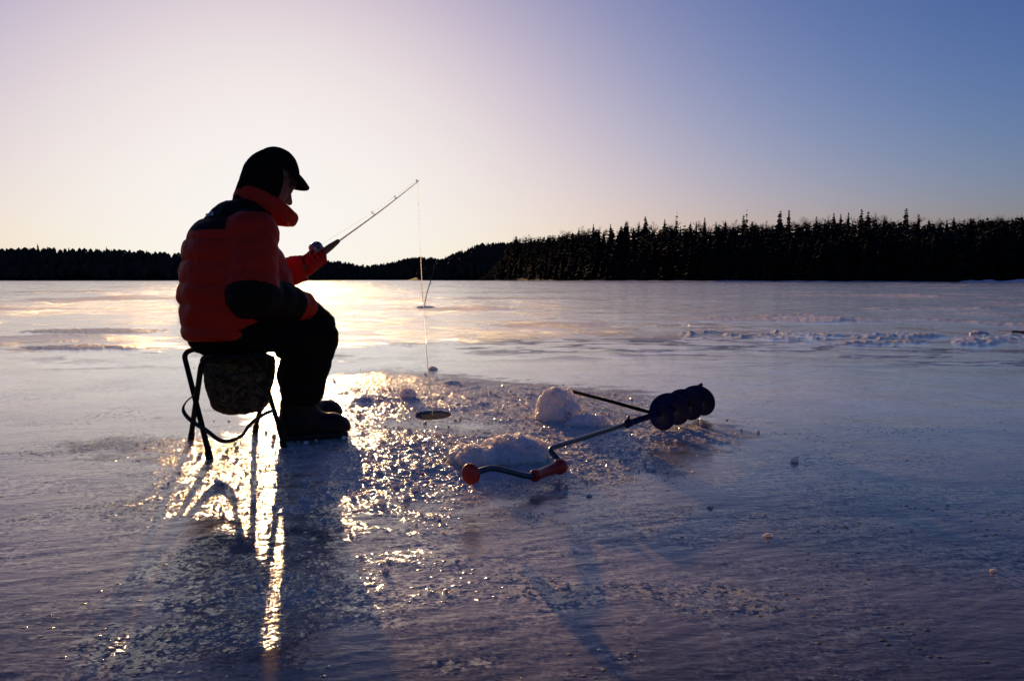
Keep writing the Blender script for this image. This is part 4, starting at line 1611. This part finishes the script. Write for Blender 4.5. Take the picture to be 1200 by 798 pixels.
# iced line from the reel along the rod, then down into the hole
ht = Vector((HOLE.x, HOLE.y, -.03)) - RB
tip = T_ + perp * .007
mb = MB(); mb.tube([rc + reel_ax * .03, E_ + (T_ - E_) * .42 + perp * .011, E_ + (T_ - E_) * .70 + perp * .009, tip], .00035, 5)
drop = []
for i in range(41):
    t = i / 40
    q = tip * (1 - t) + ht * t + Vector((.012 * math.sin(t * 3.14), 0, 0)) * -1
    drop.append(q)
rr_ = [(.0007 if i < 13 else .0017 + .0008 * rnd.random()) if i > 0 else .0007 for i in range(41)]
mb.tube(drop, rr_, 6)
mb.build('line', M_LINE, rod)

# ------------------------------------------------------------------ folding stool
stool = empty('folding_stool', O, PHI)
tag(stool, 'black tube folding camp stool with a camouflage pouch under its seat', 'stool')


def SL(px, py, z=0.0):
    return W2L(ground(px, py, z))


A0 = SL(246, 539); A1 = SL(333, 525); B0 = SL(224, 514.5); B1 = SL(299, 506.5)
ZT = .365
At0 = Vector((-.145, .235, ZT)); At1 = Vector((.15, .225, ZT)); Bt0 = Vector((-.195, -.185, ZT)); Bt1 = Vector((.07, -.19, ZT))
for (f0, t0, t1, f1) in ((A0, At0, At1, A1), (B0, Bt0, Bt1, B1)):
    mb = MB(); mb.tube(bend_path([f0 + Vector((0, 0, .012)), t0, t1, f1 + Vector((0, 0, .012))], .055, 8), .0105, 12)
    mb.build('frame_tube', M_TUBE, stool)
for f, t in ((A0, At0), (A1, At1), (B0, Bt0), (B1, Bt1)):
    d = (t - f).normalized()
    mb = MB(); mb.lathe(f + Vector((0, 0, .002)), d, [(0, .010), (.003, .0135), (.035, .0132), (.037, .011)], 14); mb.build('foot_cap', M_SOLE, stool)
for (a, at_, b, bt) in ((A0, At0, B0, Bt0), (A1, At1, B1, Bt1)):
    p = (a + at_) / 2; q = (b + bt) / 2
    dd = (q - p); dd = dd.normalized() if dd.length > 1e-4 else Vector((1, 0, 0))
    mb = MB(); mb.tube([p - dd * .014, q + dd * .014], .006, 10); mb.build('pivot_bolt', M_STEEL, stool)
# seat cloth slung between the two top bars
NS = 14
vs, fs = [], []
for k in range(2):
    for i in range(NS + 1):
        for j in range(NS + 1):
            a, b = i / NS, j / NS
            p = (At0 * (1 - a) + At1 * a) * (1 - b) + (Bt0 * (1 - a) + Bt1 * a) * b
            ins_ = .14 + .76 * a
            p = (At0 * (1 - ins_) + At1 * ins_) * (1 - b) + (Bt0 * (1 - ins_) + Bt1 * ins_) * b
            sag = .010 * math.sin(math.pi * b)
            vs.append((p.x, p.y, p.z + .0105 - sag - .006 * k))
m_ = (NS + 1) ** 2
for i in range(NS):
    for j in range(NS):
        a = i * (NS + 1) + j
        fs.append((a, a + 1, a + NS + 2, a + NS + 1)); fs.append((m_ + a, m_ + a + NS + 1, m_ + a + NS + 2, m_ + a + 1))
for i in range(NS):
    for a, b in ((i, i + 1), ((NS) * (NS + 1) + i, NS * (NS + 1) + i + 1), (i * (NS + 1), (i + 1) * (NS + 1)), (i * (NS + 1) + NS, (i + 1) * (NS + 1) + NS)):
        fs.append((a, b, m_ + b, m_ + a))
mb = MB(); mb.add(vs, fs); mb.build('seat', M_CAMO, stool)


def f_pouch(P):
    tz = np.clip((P[:, 2] - .125) / .22, 0, 1)
    hw = .128 * (.45 + .55 * tz ** .34)
    Q = P.copy(); Q[:, 0] = Q[:, 0] / np.maximum(hw / .128, .2); Q[:, 1] = Q[:, 1] / (.65 + .35 * tz ** .6)
    d = box(Q, (.0, .0, .242), (.128, .105, .118), .035)
    return d * .75


PV, PF = surfnet(f_pouch, (-.18, -.15, .10), (.18, .15, .38), .006)
PV = PV + vnormals(PV, PF) * (.008 * fbm3(PV * 14, 3, 41) + .004 * fbm3(PV * 40, 2, 42))[:, None]
PV[:, 2] = np.minimum(PV[:, 2], .352)
pouch = obj('pouch', mesh_np('pouch', PV, PF), M_CAMO, stool)
pouch['label'] = 'camouflage cloth pouch hanging under the seat'
# flap seam piping round the pouch
ring = []
for k in range(49):
    a = 2 * math.pi * k / 48
    ca, sa = math.cos(a), math.sin(a)
    ring.append((.124 * np.sign(ca) * abs(ca) ** .45, .103 * np.sign(sa) * abs(sa) ** .45, .292 + .004 * math.sin(4 * a)))
mb = MB(); mb.tube(ring, .005, 6, False); mb.build('zip', M_STRAP, pouch)
# carrying strap
sp_px = [(229, 462, 2.98), (219, 470, 2.96), (214.5, 479, 2.93), (219, 488, 2.91), (230, 497, 2.90), (243, 505, 2.90), (258, 516, 2.90), (272, 516, 2.92), (284, 510, 2.94), (290, 501, 2.97), (299, 492, 3.0), (310, 485, 3.03), (320, 481, 3.05)]
path = smooth_path([W2L(at(*q)) for q in sp_px], 4)
mb = MB(); mb.tube(path, .0085, 8, flat=.22); mb.build('carry_strap', M_STRAP, stool)

# ------------------------------------------------------------------ ice auger
AUG = Vector((.6, 3.3, 0)); AD = Vector((.577, .817, 0)).normalized(); AL = Vector((AD.y, -AD.x, 0))
AH = .080
aug = empty('ice_auger', (AUG.x, AUG.y, surf_z(AUG.x, AUG.y)), 0)
tag(aug, 'hand ice auger with blue screw flights and red grips lying on the ice', 'ice auger')
c0 = Vector((0, 0, AH))
# screw flight
nt_, turns, Ls = 170, 3.6, .55
vs, fs = [], []
for i in range(nt_ + 1):
    t = i / nt_
    a = -2 * math.pi * turns * t + 1.2
    ra = .076 * min(1, .55 + t * 9)
    rd = AL * math.cos(a) + Vector((0, 0, 1)) * math.sin(a)
    p = c0 + AD * (t * Ls)
    for r_ in (.010, .035, ra - .003, ra):
        for s in (-1, 1):
            vs.append(p + rd * r_ + AD * (.0020 * s))
for i in range(nt_):
    a = i * 8; b = a + 8
    for j in range(3):
        fs.append((a + j * 2, b + j * 2, b + j * 2 + 2, a + j * 2 + 2))
        fs.append((a + j * 2 + 1, a + j * 2 + 3, b + j * 2 + 3, b + j * 2 + 1))
    fs.append((a + 6, b + 6, b + 7, a + 7)); fs.append((a, a + 1, b + 1, b))
fs.append((0, 2, 3, 1)); fs.append((2, 4, 5, 3)); fs.append((4, 6, 7, 5))
e_ = nt_ * 8
fs.append((e_, e_ + 1, e_ + 3, e_ + 2)); fs.append((e_ + 2, e_ + 3, e_ + 5, e_ + 4)); fs.append((e_ + 4, e_ + 5, e_ + 7, e_ + 6))
mb = MB(); mb.add(vs, fs); mb.build('screw_flight', M_BLUE, aug)
mb = MB(); mb.tube([c0 - AD * .24, c0 + AD * Ls], .0125, 14); mb.build('lower_shaft', M_BLUE, aug)
mb = MB(); mb.lathe(c0 - AD * .262, AD, [(0, .0125), (.003, .0165), (.036, .0165), (.04, .0135)], 14); mb.build('shaft_collar', M_BLUE, aug)
mb = MB(); mb.tube([c0 - AD * .243 + Vector((0, 0, .012)), c0 - AD * .243 + Vector((0, 0, .030))], .006, 8); mb.build('clamp_bolt', M_STEEL, aug)
# cutting blades at the far end
a_end = -2 * math.pi * turns + 1.2
for s in (1,):
    vs = []
    for i in range(11):
        t = i / 10
        a = a_end - t * (1.75 if s > 0 else 1.0) + (0.02 if s > 0 else math.pi)
        rd = AL * math.cos(a) + Vector((0, 0, 1)) * math.sin(a)
        p = c0 + AD * (Ls - .003 + .045 * t)
        r0_ = .012 + .050 * min(1, t * 1.5); r1_ = .0765
        for r_ in (r0_, r1_):
            vs.append(p + rd * r_ + AD * .0018); vs.append(p + rd * r_ - AD * .0018)
    fs = []
    for i in range(10):
        a = i * 4; b = a + 4
        fs += [(a, b, b + 2, a + 2), (a + 1, a + 3, b + 3, b + 1), (a, a + 1, b + 1, b), (a + 2, b + 2, b + 3, a + 3)]
    fs += [(0, 2, 3, 1), (40, 41, 43, 42)]
    mb = MB(); mb.add(vs, fs); mb.build('blade', M_BLUE, aug)
# crank
off = AL * .063 + Vector((0, 0, -.045))
S_ = lambda s: c0 - AD * s
mb = MB()
mb.tube(bend_path([S_(.25), S_(.83), S_(.835) + off, S_(1.03) + off, S_(1.145), S_(1.245)], .030, 7), .0092, 14)
mb.build('crank', M_STEEL, aug)
mb = MB(); mb.lathe(S_(.840) + off, -AD, [(0, .012), (.004, .0225), (.012, .026), (.026, .0265), (.036, .022), (.045, .0175), (.10, .0168), (.155, .0165), (.16, .019), (.17, .019), (.174, .012)], 20); mb.build('grip', M_REDPLASTIC, aug)
mb = MB(); mb.lathe(S_(1.225), -AD, [(0, .011), (.003, .016), (.014, .016), (.016, .026), (.020, .0315), (.028, .0315), (.033, .026), (.036, .012), (.037, .004)], 24); mb.build('knob', M_REDPLASTIC, aug)

# straight dark bar lying behind the auger
q0 = ground(671, 467); q1 = ground(775, 491)
z0, z1 = surf_z(q0.x, q0.y), surf_z(q1.x, q1.y)
bar = empty('dark_bar', (q0.x, q0.y, 0))
tag(bar, 'thin straight dark metal bar with a hooked tip lying behind the auger', 'metal bar')
d = Vector((q1.x - q0.x, q1.y - q0.y, 0))
mb = MB(); mb.tube([Vector((0, 0, max(z0, 0) + .035)), d * .5 + Vector((0, 0, .030)), d + Vector((0, 0, max(z1, 0) + .012))], .0085, 10); mb.build('shaft', M_BAR, bar)
mb = MB(); mb.tube(bend_path([d.normalized() * .012 + Vector((0, 0, max(z0, 0) + .035)), Vector((-.012, 0, max(z0, 0) + .034)), Vector((-.016, 0, max(z0, 0) + .004))], .01, 4), .0085, 10); mb.build('hook', M_BAR, bar)
print('scene built')
